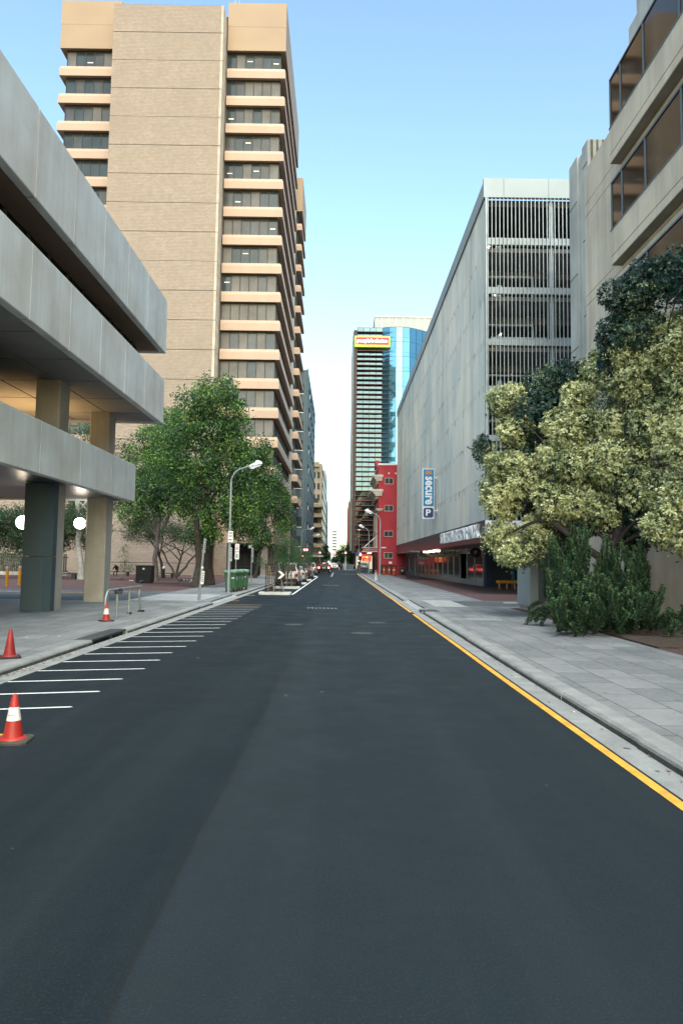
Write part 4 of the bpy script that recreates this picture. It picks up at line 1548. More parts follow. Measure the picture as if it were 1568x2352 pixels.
def sign_pole(loc, h_, label, plates, lean=(0, 0), rad=.028, group='sign posts along the left kerb', name='sign_post'):
    """plates: (z0, z1, width, yaw, kind)"""
    t = thing(name, label, 'sign post', loc, group)
    x, y, z = loc
    P_ = lambda q: Vector((x + lean[0] * q / h_, y + lean[1] * q / h_, z + q))
    build(MB().tube([P_(0), P_(h_)], rad, 8), 'post', 'galv', t, True)
    for z0, z1, w_, yaw, kind in plates:
        c = P_((z0 + z1) / 2)
        ux = Vector((math.cos(yaw), math.sin(yaw), 0))
        nn = Vector((math.sin(yaw), -math.cos(yaw), 0))
        uz = (P_(h_) - P_(0)).normalized()
        o = c + ux * (w_ * .22) + nn * (rad + .012)
        b = MB()
        hw, hh = w_ / 2, (z1 - z0) / 2
        pl = []
        for sx, sz in ((-1, -1), (1, -1), (1, 1), (-1, 1)):
            for k in range(4):
                a = math.atan2(sz, sx) - PI / 4 + k * PI / 6
                pl.append((sx * (hw - .025) + .025 * math.cos(a), sz * (hh - .025) + .025 * math.sin(a)))
        b.rings([[o + ux * u + uz * v - nn * .003 for u, v in pl], [o + ux * u + uz * v for u, v in pl]])
        pt = build(b, 'plate', 'white_paint', t)
        d = MB()
        og = lambda u, v: o + ux * (u * w_) + uz * (v * (z1 - z0)) + nn * .002
        if kind == 'oneway':
            text(d, 'ONE', og(-.36, .22), ux, uz, w_ * .72, (z1 - z0) * .19, .002, .02)
            text(d, 'WAY', og(-.36, -.05), ux, uz, w_ * .72, (z1 - z0) * .19, .002, .02)
            a0 = og(-.38, -.30)
            sh = [(0, -.02), (.42, -.02), (.42, -.055), (.75, .02), (.42, .095), (.42, .06), (0, .06)]
            d.add([a0 + ux * (u * w_) + uz * (v * (z1 - z0)) for u, v in sh], [tuple(range(7))])
        elif kind == 'parking':
            d.cur = 1
            text(d, 'S', og(-.18, .34), ux, uz, w_ * .36, (z1 - z0) * .10, .002, .02)
            for q in range(3):
                d.quad(og(-.35, .25 - q * .06), og(.35, .25 - q * .06), og(.35, .285 - q * .06), og(-.35, .285 - q * .06))
            d.cur = 0
            text(d, '1', og(-.30, -.07), ux, uz, w_ * .14, (z1 - z0) * .10, .002, .02)
            text(d, 'P', og(.02, -.07), ux, uz, w_ * .34, (z1 - z0) * .10, .002, .03)
            for q in range(4):
                d.quad(og(-.36, -.2 - q * .065), og(.3, -.2 - q * .065), og(.3, -.165 - q * .065), og(-.36, -.165 - q * .065))
        else:
            for q in range(5):
                d.quad(og(-.35, .3 - q * .15), og(.35, .3 - q * .15), og(.35, .37 - q * .15), og(-.35, .37 - q * .15))
        build(d, 'lettering', ['sign_print', 'sign_red_print'], pt)
    return t


sign_pole((-6.06, 37.6 - .09, 2.78), .9, 'white ONE WAY plate with a black arrow on the tall street lamp', [(.1, .72, .27, 0, 'oneway')], rad=.02, group=None, name='one_way_sign')
sign_pole((-6.0, 37.55, 1.75), .9, 'thin white plate strapped edge on to the tall street lamp, below the ONE WAY plate', [(.1, .85, .2, 1.25, 'bars')], rad=.02, group=None, name='parking_plate')
sign_pole((-6.7, 44.2, FP), 3.0, 'sign post with a tall parking plate behind the green bins', [(1.85, 2.85, .27, 0, 'parking')], lean=(.02, 0))
sign_pole((-6.45, 50.2, FP), 2.95, 'sign post with a round white disc and an edge on plate, between two others', [(1.65, 2.7, .22, 1.1, 'bars')])
t = sign_pole((-6.16, 47.8, FP), 2.9, 'bare sign post with a short plate at its top, nearest the kerb', [(2.05, 2.65, .2, 1.2, 'bars')])
t = sign_pole((-6.22, 30.35, FP), 2.75, 'leaning tall grey sign post beside the shorter pole on the footpath', [(2.1, 2.72, .2, 1.45, 'bars')], lean=(.22, 0), rad=.034)
t = sign_pole((-6.12, 30.15, FP), 1.42, 'short leaning stub post with a narrow white strip plate', [(.72, 1.3, .14, .5, 'bars')], lean=(.09, 0), rad=.045)
build(MB().lathe([(.001, -.05), (.045, -.05), (.055, -.01), (.045, .03), (.02, .05)], (-6.03, 30.15, FP + 1.45), 12), 'cap', 'white_paint', t, True)
t = thing('round_disc_sign', 'small round white disc at the top of the middle sign post', 'sign', (-6.62, 50.1, 2.98))
b = MB().lathe([(.12, -.01), (.12, .01)], (0, 0, 0), 16)
b.v = [(-6.60 + a, 50.15 - c, 2.92 + b_) for a, b_, c in b.v]
build(b, 'disc', 'white_paint', t)


def wheelie_bin(label=None):
    t = thing('wheeled_bin', label, 'wheeled bin', (0, 0, 0), 'green wheeled bins at the kerb')
    W0, W1, D0, D1, H0, H1 = .27, .34, .5, .63, .17, 1.08

    def rr(w_, d_, z, c=.06):
        return [(-w_ + c, -d_, z), (w_ - c, -d_, z), (w_, -d_ + c, z), (w_, d_ - c, z), (w_ - c, d_, z), (-w_ + c, d_, z), (-w_, d_ - c, z), (-w_, -d_ + c, z)]
    b = MB().rings([rr(W0, D0, H0), rr(W0 + .01, D0 + .02, H0 + .05), rr(W1 - .02, D1 - .02, H1 - .12), rr(W1 - .015, D1 - .015, H1 - .1), rr(W1, D1, H1)])
    for x in (-.16, 0, .16):
        b.cbox((x, -D0 - .055, .62), (.02, .05, .7))
    for y in (-.3, 0, .3):
        for s_ in (-1, 1):
            b.cbox((s_ * (W0 + .032), y, .6), (.03, .02, .7))
    build(b, 'body', 'bin_green', t)
    r_ = MB().rings([rr(W1 + .03, D1 + .03, H1 - .04), rr(W1 + .045, D1 + .045, H1), rr(W1 + .03, D1 + .03, H1 + .03)])
    r_.cbox((.0, -D1 - .07, H1 - .03), (.3, .06, .03)).cbox((-.14, -D1 - .05, H1 - .03), (.03, .06, .08)).cbox((.14, -D1 - .05, H1 - .03), (.03, .06, .08))
    r_.cbox((W1 + .06, -.3, H1 - .02), (.06, .12, .05)).cbox((-W1 - .06, -.3, H1 - .02), (.06, .12, .05))
    build(r_, 'rim', 'bin_green', t)
    l_ = MB()
    rgs = []
    for sc, z in ((1.0, H1 + .032), (1.02, H1 + .06), (.9, H1 + .13), (.5, H1 + .165), (.05, H1 + .17)):
        rgs.append([(x * sc, y * (sc if sc > .9 else .4 + .6 * sc), z) for x, y, _ in rr(W1 + .03, D1 + .02, 0)])
    l_.rings(rgs)
    build(l_, 'lid', 'bin_faded', t)
    st = MB().cbox((.16, -D0 - .088, .86), (.17, .012, .22))
    st.cbox((W1 - .03, -.15, .8), (.012, .22, .3))
    build(st, 'sticker', 'sticker', t)
    for x in (-.22, .22):
        for y in (-.4, .4):
            k = MB().tube([(x - .03, y, .085), (x + .03, y, .085)], .082, 14)
            wl_ = build(k, 'wheel', 'rubber', t)
            build(MB().cbox((x - .045, y + .02, .14), (.012, .07, .13)).cbox((x + .045, y + .02, .14), (.012, .07, .13)), 'caster_bracket', 'caster_yellow', wl_)
    return t


wb = wheelie_bin('green wheeled bin nearest the street lamp, at the front of a row of three')
wb.location = (-6.12, 39.2, FP)
wb.rotation_euler = (0, 0, -.06)
dup(wb, (-6.04, 40.75, FP), -.02, 'middle one of three green wheeled bins in a row')
dup(wb, (-5.95, 42.2, FP), .05, 'green wheeled bin farthest from the street lamp in a row of three')

# planter islands with caged saplings (saplings are grown later)
ISL = [38.9, 47.5, 56.8, 67.0, 83.0]
ON = ['nearest white kerbed tree island with the chevron board', 'second white kerbed tree island from the near end', 'middle white kerbed tree island in the parking lane', 'fourth white kerbed tree island from the near end', 'farthest white kerbed tree island in the parking lane']
pi_ = None
for k, y in enumerate(ISL):
    if pi_ is None:
        pi_ = thing('planter_island', ON[0], 'planter', (0, 0, 0), 'kerbed tree islands in the parking lane')
        rg = []
        for sc, z in ((1, -.02), (1, .11), (.965, .145), (.94, .15)):
            rg.append([((.9 * sc) * max(-1, min(1, 1.25 * math.cos(q))) + .0, .62 * sc * max(-1, min(1, 1.3 * math.sin(q))), z) for q in np.linspace(0, 2 * PI, 40, endpoint=False)])
        rg.append([(x * .86, yy * .8, .15) for x, yy, z in [(p[0], p[1], 0) for p in rg[-1]]])
        rg.append([(x, yy, .11) for x, yy, z in rg[-1]])
        mat('island_kerb', (.44, .465, .46), .8, .18, 2.2, grain=.1)
        build(MB().rings(rg, True, False), 'kerb', 'island_kerb', pi_, True)
        build(MB().add([(x, yy, .115) for x, yy, z in rg[-1]], [tuple(range(40))]), 'soil', 'bed_soil', pi_)
        pi_.location = (-3.62, y, 0)
    else:
        dup(pi_, (-3.62, y, 0), 0, ON[k])
cg0 = None
CN = ['nearest black wire tree guard, behind the chevron board', 'second black wire tree guard from the near end', 'middle black wire tree guard in the parking lane', 'fourth black wire tree guard from the near end', 'farthest black wire tree guard in the parking lane']
for k, y in enumerate(ISL):
    if cg0 is None:
        cg0 = thing('tree_guard', CN[0], 'tree guard', (0, 0, .115), 'black wire tree guards')
        c = MB()
        for q in np.linspace(0, 2 * PI, 22, endpoint=False):
            c.tube([(.52 * math.cos(q), .52 * math.sin(q), .115), (.52 * math.cos(q), .52 * math.sin(q), 1.75)], .0075, 4)
        for z in np.linspace(.3, 1.7, 8):
            c.tube([(.52 * math.cos(q), .52 * math.sin(q), z) for q in np.linspace(0, 2 * PI, 25)], .005, 4)
        build(c, 'wire_mesh', 'cage_wire', cg0)
        for x, yy, l in ((-.33, -.1, 0), (.32, .1, .08), (.05, -.3, -.35)):
            build(MB().tube([(x, yy, .1), (x + l, yy, 1.62)], .026, 6), 'stake', 'stake_wood', cg0)
        cg0.location = (-3.68, y, .115)
    else:
        dup(cg0, (-3.55 + .05 * (k % 2), y, .115), .9 * k, CN[k])
t = thing('chevron_sign', 'black square board with a white chevron on a slanting post', 'sign', (-3.2, 38.6, .15))
b = MB()
hw = .26
c = Vector((-3.28, 38.45, 1.12))
b.rbox(c.x - hw, c.x + hw, c.y - .004, c.y + .004, c.z - hw, c.z + hw, .002)
cb_ = build(b, 'board', 'black_paint', t)
sh = [(-.20, -.22), (-.02, -.22), (.22, 0), (-.02, .22), (-.20, .22), (.03, 0)]
build(MB().add([(c.x + u, c.y - .008, c.z + v) for u, v in sh], [(0, 1, 2, 5), (5, 2, 3, 4)]), 'chevron', 'white_paint', cb_)
build(MB().tube([(-3.12, 38.62, .115), (-3.42, 38.49, 1.75)], .03, 8), 'post', 'galv', t, True)

# metal covers, drains
for x, y, r_, lab in ((.62, 18.4, .3, 'round iron cover in the road, nearer of the two by the yellow line'), (1.2, 21.6, .28, 'round iron cover in the road, farther of the two by the yellow line'), (-1.35, 20.6, .28, 'round iron cover in the left traffic lane')):
    b = MB().lathe([(r_, .001), (r_, .008), (r_ - .02, .009)], (x, y, 0), 24)
    mat('cast_iron', (.045, .055, .06), .85, .3, 20)
    t = tag(build(b, 'manhole_cover', 'cast_iron'), lab, 'manhole cover', 'iron covers in the road')
t = thing('kerb_drain', 'dark open side entry drain in the left kerb beside the painted lines', 'drain', (-5.5, 16.4, 0))
build(MB().box(-5.82, -5.42, 15.2, 17.6, FP - .03, FP + .004), 'lid', 'steel_dark', t)
build(MB().box(-5.8, -5.5, 15.22, 17.58, -.05, FP - .031).box(-5.43, -5.38, 16.37, 16.43, .0, FP - .03), 'opening', 'black_paint', t)
t = thing('kerb_drain', 'dark side entry drain with a pale pipe end in the right kerb', 'drain', (3.3, 25.8, 0))
build(MB().box(3.1, 3.7, 25.3, 26.4, FP + .001, FP + .006), 'lid', 'steel_dark', t)
build(MB().box(3.118, 3.2, 25.4, 26.3, .0, FP - .01), 'opening', 'black_paint', t)
build(MB().tube([(3.09, 25.6, .05), (3.3, 25.6, .05)], .045, 10), 'pipe', 'white_paint', t, True)
t = tag(build(MB().box(4.1, 5.2, 21.8, 22.6, FP - .01, FP + .004), 'service_cover', 'galv'), 'rectangular pale steel service cover in the right footpath', 'service cover')

# ------------------------------------------------------------------ right footpath
t = thing('hydrant_post', 'stubby white hydrant post with a red top on the right footpath', 'hydrant', (3.62, 68.3, FP))
build(MB().lathe([(.13, 0), (.12, .05), (.11, .8), (.12, .82)], (3.62, 68.3, FP), 14), 'post', 'white_paint', t, True)
build(MB().lathe([(.125, .82), (.13, .9), (.06, 1.0), (.01, 1.02)], (3.62, 68.3, FP), 14).cbox((3.62, 68.2, FP + .72), (.1, .12, .1)), 'cap', 'red_paint', t, True)
t = thing('post_screen', 'row of seven thin dark posts joined by a top rail under the fascia', 'rail', (8, 75, FP))
for k in range(7):
    y = 69.5 + 1.8 * k
    build(MB().tube([(8.0 - .028 * k, y, FP), (8.0 - .028 * k, y, 3.02)], .06, 8), 'post', 'steel_dark', t, True)
build(MB().tube([(8.0, 69.4, 3.0), (7.83, 80.4, 3.0)], .07, 8).box(7.2, 8.1, 69.5, 80.4, 3.03, 3.08), 'top_rail', 'steel_grey', t)
oc = None
for k, (x, y) in enumerate(((6.25, 97.0), (7.0, 97.0), (7.45, 95.0), (7.8, 97.5))):
    lab = ['leftmost tall orange bollard cone at the brick base of the red wall', 'orange bollard cone second from the left at the red wall', 'orange bollard cone standing nearest the camera, ahead of the others', 'rightmost orange bollard cone with mesh at the red wall'][k]
    if oc is None:
        oc = thing('bollard_cone', lab, 'bollard cone', (0, 0, 0), 'orange bollard cones by the red building')
        build(MB().lathe([(.13, .05), (.115, .12), (.085, 1.0), (.09, 1.02), (.06, 1.08), (.055, 1.16)], (0, 0, 0), 14), 'tube', 'orange_plastic', oc, True)
        build(MB().lathe([(.107, .62), (.099, .84)], (0, 0, 0), 14, False, False), 'white_band', 'reflective', oc, True)
        build(MB().lathe([(.24, 0), (.24, .04), (.14, .06)], (0, 0, 0), 8), 'base', 'rubber', oc)
        oc.location = (x, y, FP)
    else:
        dup(oc, (x, y, FP), k, lab)
nt_ = MB()
for a, b_ in (((6.25, 97.0), (7.0, 97.0)), ((7.45, 95.02), (7.8, 97.5)), ((7.8, 97.5), (8.5, 98.0))):
    A, B = Vector((*a, 0)), Vector((*b_, 0))
    lowb = .05 if b_[0] > 8 else .9
    for q in np.linspace(0, 1, 8):
        p = A.lerp(B, q)
        hi = .95 - (.75 * q if b_[0] > 8 else .1 * math.sin(PI * q))
        nt_.tube([(p.x, p.y, FP + .03), (p.x, p.y, FP + hi)], .006, 4)
    for z in np.linspace(.1, .95, 6):
        nt_.tube([(A.lerp(B, q).x, A.lerp(B, q).y, FP + z * (1 - (.8 * q if b_[0] > 8 else .06 * math.sin(PI * q)))) for q in np.linspace(0, 1, 6)], .006, 4)
tag(build(nt_, 'barrier_mesh', 'orange_plastic'), 'drooping orange barrier mesh strung between the bollard cones', 'barrier mesh')


def small_bin(loc, lid, label):
    t = thing('household_bin', label, 'bin', loc, 'bins against the red side wall')
    x, y, z = loc

    def rr(w_, d_, zz):
        return [(x - w_, y - d_, z + zz), (x + w_, y - d_, z + zz), (x + w_, y + d_, z + zz), (x - w_, y + d_, z + zz)]
    build(MB().rings([rr(.2, .22, .06), rr(.28, .33, .95)]), 'body', 'bin_dark', t)
    build(MB().rings([rr(.31, .36, .952), rr(.32, .37, 1.0), rr(.22, .3, 1.06)]), 'lid', lid, t)
    build(MB().box(x - .16, x + .16, y - .33, y - .318, z + .45, z + .75), 'sticker', 'sticker', t)
    return t


mat('lid_green', (.02, .30, .10), .5)
small_bin((9.25, 101.6, FP), 'lid_green', 'dark bin with a bright green lid against the red side wall')
small_bin((10.1, 101.6, FP), 'bin_dark', 'dark lidded bin just right of the green lidded bin')
t = thing('tube_bench', 'yellow padded tube bench inside the car park entry', 'bench', (11.9, 49, FP))
build(MB().rings([[(11.95 + (.75 - .2) * sg_ + (.2 + dr) * math.cos(q), 49 + (.2 + dr) * math.sin(q), FP + z) for sg_, q in [(1, a) for a in np.linspace(-PI / 2, PI / 2, 9)] + [(-1, a) for a in np.linspace(PI / 2, 3 * PI / 2, 9)]] for z, dr in ((.40, -.06), (.42, 0), (.52, .02), (.60, 0), (.62, -.06))]), 'seat', 'hot_yellow', t, True)
for x in (11.4, 11.95, 12.5):
    build(MB().tube([(x, 49, FP), (x, 49, FP + .42)], .05, 8), 'leg', 'hot_yellow', t, True)

# ------------------------------------------------------------------ plaza at left
yb = None
for k, (x, y) in enumerate(((-20.5, 42.4), (-20.95, 45.0))):
    lab = ['nearer yellow bollard with a dark cap at the plaza driveway', 'farther yellow bollard with a dark cap, beside the grey clad column'][k]
    if yb is None:
        yb = thing('bollard', lab, 'bollard', (0, 0, 0), 'yellow bollards at the plaza driveway')
        build(MB().lathe([(.09, 0), (.09, 1.08)], (0, 0, 0), 14), 'post', 'hot_yellow', yb, True)
        build(MB().lathe([(.094, 1.08), (.094, 1.16), (.06, 1.22)], (0, 0, 0), 14), 'cap', 'galv', yb, True)
        yb.location = (x, y, FP)
    else:
        dup(yb, (x, y, FP), 0, lab)


def plaza_bench(loc, rz, l, label):
    t = thing('plaza_bench', label, 'bench', (0, 0, 0), 'dark slab benches in the plaza')
    for k in range(3):
        build(MB().box(-l / 2, l / 2, -.3 + .21 * k, -.12 + .21 * k, .42, .49), 'seat_slat', 'steel_dark', t)
    for x in (-l * .36, l * .36):
        build(MB().box(x - .08, x + .08, -.24, .24, 0, .418), 'leg', 'steel_dark', t)
    t.location = loc
    t.rotation_euler = (0, 0, rz)
    return t


plaza_bench((-23.4, 58.2, FP), .1, 2.6, 'dark slab bench seen between the two concrete columns')
plaza_bench((-22.6, 60.4, FP), 0, 2.2, 'dark slab bench just behind another, by the gum trunk')
plaza_bench((-22.9, 70.5, FP), 0, 3.2, 'dark slab bench with a hunched person, right of the bare column')
plaza_bench((-17.2, 65.5, FP), 0, 3.4, 'low dark slab bench behind the multi-stemmed small tree')
t = thing('litter_bin', 'black slatted square litter bin enclosure in the brick plaza', 'litter bin', (-14.5, 51.2, FP))
b = MB()
x0, x1, y0, y1 = -15.05, -13.95, 50.7, 51.7
for k in range(14):
    x = x0 + .02 + (x1 - x0 - .06) * k / 13
    b.box(x, x + .05, y0, y0 + .02, FP + .1, 1.36)
    b.box(x, x + .05, y1 - .02, y1, FP + .1, 1.36)
    y = y0 + .02 + (y1 - y0 - .06) * k / 13
    b.box(x1 - .02, x1, y, y + .05, FP + .1, 1.36)
    b.box(x0, x0 + .02, y, y + .05, FP + .1, 1.36)
for z in (FP + .08, .7, 1.3):
    b.box(x0 - .01, x1 + .01, y0 - .012, y1 + .012, z, z + .08)
build(b, 'slats', 'black_paint', t)
build(MB().box(x0 + .05, x1 - .05, y0 + .05, y1 - .05, FP + .03, 1.3), 'liner', 'steel_dark', t)
build(MB().rbox(x0 - .03, x1 + .03, y0 - .03, y1 + .03, 1.39, 1.44, .02), 'top', 'black_paint', t)
build(MB().box(-14.55, -14.4, y0 - .016, y0 - .013, 1.12, 1.24), 'sticker', 'sticker', t)
t = thing('path_light', 'thin dark bollard light with a white head beside the plaza bench', 'bollard light', (-16.6, 64.8, FP))
build(MB().lathe([(.12, 0), (.12, .85)], (-16.6, 64.8, FP), 10), 'post', 'black_paint', t, True)
build(MB().sphere((-16.6, 64.8, FP + .98), .15, 12), 'head', 'white_paint', t, 'all')
t = tag(build(MB().prism([(-14.3, FP), (-13.0, FP), (-13.0, 1.25), (-13.8, 1.3), (-14.3, .9)], 'y', 66.5, 67.5), 'stone_plinth', 'column_concrete'), 'angular pale stone block behind the small trees in the plaza', 'stone block')
mat('pigeon_grey', (.06, .07, .085), .8, .3, 20)
mat('pigeon_white', (.6, .6, .58), .8, .1)


def pigeon(loc, rz, pecking, ma, label):
    t = thing('pigeon', label, 'pigeon', (0, 0, 0), 'pigeons on the plaza paving')
    b = MB()
    n = 10
    st = [(-.17, .085, .012, .01), (-.11, .10, .035, .02), (-.05, .125, .055, .045), (.02, .14, .062, .06), (.08, .15, .05, .055), (.115, .175, .033, .035)]
    if pecking:
        st += [(.15, .13, .026, .028), (.175, .085, .027, .027), (.195, .065, .016, .016), (.215, .045, .004, .004)]
    else:
        st += [(.125, .21, .026, .028), (.14, .24, .028, .026), (.165, .238, .016, .016), (.19, .23, .004, .004)]
    b.rings([[(x, w_ * math.cos(q), z + h_ * math.sin(q)) for q in np.linspace(0, 2 * PI, n, endpoint=False)] for x, z, w_, h_ in st])
    for s_ in (-1, 1):
        b.tube([(.0, .025 * s_, .09), (.01, .028 * s_, .03), (.0, .028 * s_, 0), (.035, .03 * s_, .003)], .006, 5)
    build(b, 'body', ma, t, True)
    t.location = loc
    t.rotation_euler = (0, 0, rz)
    t.scale = (1.35,) * 3
    return t


pigeon((-12.2, 52.6, FP), .4, True, 'pigeon_grey', 'dark pigeon pecking left of the pale pigeon near the tree trunks')
pigeon((-11.8, 52.9, FP), 2.4, False, 'pigeon_grey', 'dark pigeon standing upright among the group by the tree trunks')
pigeon((-11.2, 52.5, FP), 2.8, True, 'pigeon_white', 'pale pigeon on the right of the group by the tree trunks')
pigeon((-17.6, 55.2, FP), .2, False, 'pigeon_grey', 'lone grey pigeon left of the black litter bin')
pigeon((-14.3, 49.6, FP), .9, True, 'pigeon_grey', 'dark pigeon pecking right in front of the litter bin')
random.seed(12)
for x, y, s_, lab in ((-16.5, 54.5, .28, 'flat white scrap of paper on the plaza bricks'), (-13.2, 58.9, .3, 'crumpled white paper under the small tree'), (-16.5, 60.2, .22, 'small white litter piece far under the trees'), (-24.6, 54.0, .4, 'white litter scrap near the yellow bollards')):
    b = MB()
    g_ = 4
    P_ = [[(x + s_ * (i / g_ - .5), y + s_ * .7 * (j / g_ - .5), FP + .03 + random.uniform(0, .09)) for j in range(g_ + 1)] for i in range(g_ + 1)]
    for i in range(g_):
        for j in range(g_):
            b.quad(P_[i][j], P_[i + 1][j], P_[i + 1][j + 1], P_[i][j + 1])
    tag(build(b, 'paper_litter', 'white_paint'), lab, 'litter', 'paper litter on the plaza')

# dry leaves, grit and paper specks lying in the gutters and on the near paving
random.seed(31)
b = MB()
for k in range(900):
    u = random.random()
    if u < .45:
        x, y, z = random.gauss(-5.3, .05), random.uniform(2, 60) if random.random() < .6 else random.gauss(11.5, 1.5), .008
    elif u < .7:
        x, y, z = random.gauss(3.05, .06), random.uniform(3, 70), .008
    elif u < .85:
        x, y, z = random.uniform(4.5, 6.8), random.gauss(19, 4), FP + .004
    else:
        x, y, z = random.uniform(-8.5, -5.7), random.uniform(9, 36), FP + .004
    if not (-5.38 < x < -5.05 or x > 2.84 or x < -5.6):
        continue
    s_ = random.uniform(.012, .04)
    a = random.uniform(0, PI)
    c, d = math.cos(a) * s_, math.sin(a) * s_
    b.cur = random.choices([0, 1, 2], (6, 3, 1))[0]
    b.add([(x - c, y - d, z), (x + d * .4, y - c * .4, z + .006), (x + c, y + d, z + .012), (x - d * .4, y + c * .4, z + .004)], [(0, 1, 2, 3)])
mat('dry_leaf', (.16, .10, .045), .9, .4, 30)
mat('grit', (.10, .10, .09), .9, .4, 30)
tag(build(b, 'fallen_leaves', ['dry_leaf', 'grit', 'white_paint']), None, None, None, 'stuff')
# ------------------------------------------------------------------ vehicles, traffic lights, people
mat('car_white', (.62, .64, .64), .3, .03, spec=.5, coat=.4)
mat('car_black', (.008, .009, .011), .4, .05, spec=.3, coat=.1)
mat('car_silver', (.35, .37, .38), .3, .03, metal=.4, coat=.4)
mat('car_grey', (.08, .09, .10), .3, .05, coat=.4)
mat('car_glass', (.010, .013, .015), .1, .1, spec=.3)
mat('tail_red', (.35, .01, .01), .25, .05)
mat('tail_lit', (1, .05, .04), .3, .02, emit=(1, .10, .08), es=9)
mat('plate_white', (.6, .62, .62), .5)
mat('chrome', (.5, .5, .5), .25, .02, metal=.9)
mat('signal_red', (1, .05, .05), .4, .02, emit=(1, .12, .12), es=14)


def vehicle(kind, paint, label, loc, lit=False, rz=0, group=None, cat='car'):
    t = thing('parked_car' if not lit else 'car', label, cat, (0, 0, 0), group)
    # stations along the length: y, sill z, belt z, half width ; roof stations: y, z, half width
    if kind == 'suv':
        body = [(0, .45, .95, .80), (.06, .36, 1.08, .90), (.5, .30, 1.10, .93), (1.4, .30, 1.10, .93), (3.0, .30, 1.08, .93), (3.5, .30, 1.04, .92), (4.4, .34, .98, .88), (4.62, .42, .8, .74)]
        roof = [(.10, 1.10, .86), (.30, 1.66, .74), (.8, 1.74, .72), (2.2, 1.74, .71), (2.75, 1.66, .69), (3.45, 1.06, .84)]
        wr, ax = .36, (.85, 3.65)
    elif kind == 'ute':
        body = [(0, .42, .9, .82), (.05, .36, 1.02, .88), (.6, .32, 1.05, .90), (2.2, .32, 1.05, .90), (3.6, .32, 1.02, .90), (4.6, .36, .96, .86), (4.85, .42, .8, .74)]
        roof = [(.15, 1.05, .84), (.30, 1.72, .72), (.8, 1.78, .70), (2.9, 1.78, .69), (3.2, 1.68, .68), (3.8, 1.04, .82)]
        wr, ax = .36, (.95, 3.9)
    else:
        body = [(0, .40, .80, .76), (.07, .30, .92, .85), (.6, .24, .95, .88), (1.5, .24, .92, .88), (3.0, .24, .90, .88), (3.9, .28, .84, .84), (4.2, .36, .62, .70)]
        roof = [(.35, .94, .80), (.75, 1.36, .66), (1.3, 1.45, .63), (2.0, 1.43, .62), (2.35, 1.34, .62), (3.15, .91, .78)]
        wr, ax = .31, (.8, 3.35)
    b = MB()
    rg = []
    for y, z0, z1, hw in body:
        zm = z0 + (z1 - z0) * .55
        rg.append([(-hw * .9, y, z0), (hw * .9, y, z0), (hw, y, z0 + .1), (hw * 1.0, y, zm), (hw * .965, y, z1 - .05), (hw * .9, y, z1), (-hw * .9, y, z1), (-hw * .965, y, z1 - .05), (-hw * 1.0, y, zm), (-hw, y, z0 + .1)])
    b.rings([r_[::-1] for r_ in rg])
    r2 = []
    for i, (y, z, hw) in enumerate(roof):
        zb = min(1.02 if kind != 'sedan' else .88, z - .01)
        hb = .86 if kind != 'sedan' else .80
        r2.append([(-hb, y, zb), (hb, y, zb), (hw, y, z - .05), (hw - .06, y, z), (-hw + .06, y, z), (-hw, y, z - .05)])
    b.rings([r_[::-1] for r_ in r2])
    build(b, 'body', paint, t, True)
    # glass, laid just proud of the cabin
    g_ = MB()

    def pane(a, c, w0, w1, up):
        (ya, za, ha), (yc, zc, hc) = a, c
        o = Vector((0, -(zc - za), (yc - ya))).normalized() * .012 * (1 if up else -1)
        g_.quad((-ha * w0, ya + o.y, za + o.z), (ha * w0, ya + o.y, za + o.z), (hc * w1, yc + o.y, zc + o.z), (-hc * w1, yc + o.y, zc + o.z))
    A, B_ = roof[0], roof[1]
    lerp = lambda p, q, f_: tuple(p[i] + (q[i] - p[i]) * f_ for i in range(3))
    pane(lerp(A, B_, .12), lerp(A, B_, .88), .88, .88, True)
    A, B_ = roof[-1], roof[-2]
    pane(lerp(A, B_, .08), lerp(A, B_, .92), .92, .9, False)
    hb = .86 if kind != 'sedan' else .80
    zb = 1.02 if kind != 'sedan' else .88
    zt_ = roof[2][1] - .12
    for s_ in (-1, 1):
        for ya, yb_ in ((roof[1][0] + .15, 1.55), (1.63, roof[-2][0] + .25)):
            f0 = 0.1
            q = []
            for y, z in ((ya - (.12 if ya < 1 else 0), zb + .06), (yb_ + (.25 if ya > 1 else 0), zb + .06), (yb_ - (.1 if ya > 1 else 0), zt_), (ya + (.03 if ya < 1 else 0), zt_)):
                k = (z - zb) / (roof[2][1] - .05 - zb)
                q.append((s_ * (hb + (roof[2][2] - hb) * k + .012), y, z))
            g_.quad(*(q if s_ > 0 else q[::-1]))
    build(g_, 'window', 'car_glass', t)
    hw0 = body[1][3]
    zl = body[1][2]
    for s_ in (-1, 1):
        l_ = MB().rbox(*sorted((s_ * (hw0 - .24), s_ * (hw0 - .02))), -.02 if kind != 'sedan' else .0, .12, zl - (.30 if kind != 'sedan' else .24), zl - .04, .01)
        build(l_, 'tail_light', 'tail_lit' if lit else 'tail_red', t)
        h2 = MB().rbox(*sorted((s_ * (body[-2][3] - .28), s_ * (body[-2][3] - .06))), body[-2][0] - .05, body[-2][0] + .14, body[-2][2] - .24, body[-2][2] - .08, .01)
        build(h2, 'headlight', 'plate_white', t)
        build(MB().rbox(*sorted((s_ * (hb + .02), s_ * (hb + .2))), roof[-1][0] - .55, roof[-1][0] - .43, zb + .02, zb + .16, .02), 'wing_mirror', paint, t)
    if lit and kind == 'suv':
        build(MB().box(-.15, .15, .27, .33, 1.60, 1.64), 'brake_light', 'tail_lit', t)
    build(MB().box(-.26, .26, -.03, .01, zl - .26, zl - .13), 'number_plate', 'plate_white', t)
    build(MB().rbox(-hw0 * .96, hw0 * .96, -.06, .1, body[0][1] - .05, body[0][1] + .15, .03), 'rear_bumper', 'rubber' if kind != 'sedan' else paint, t)
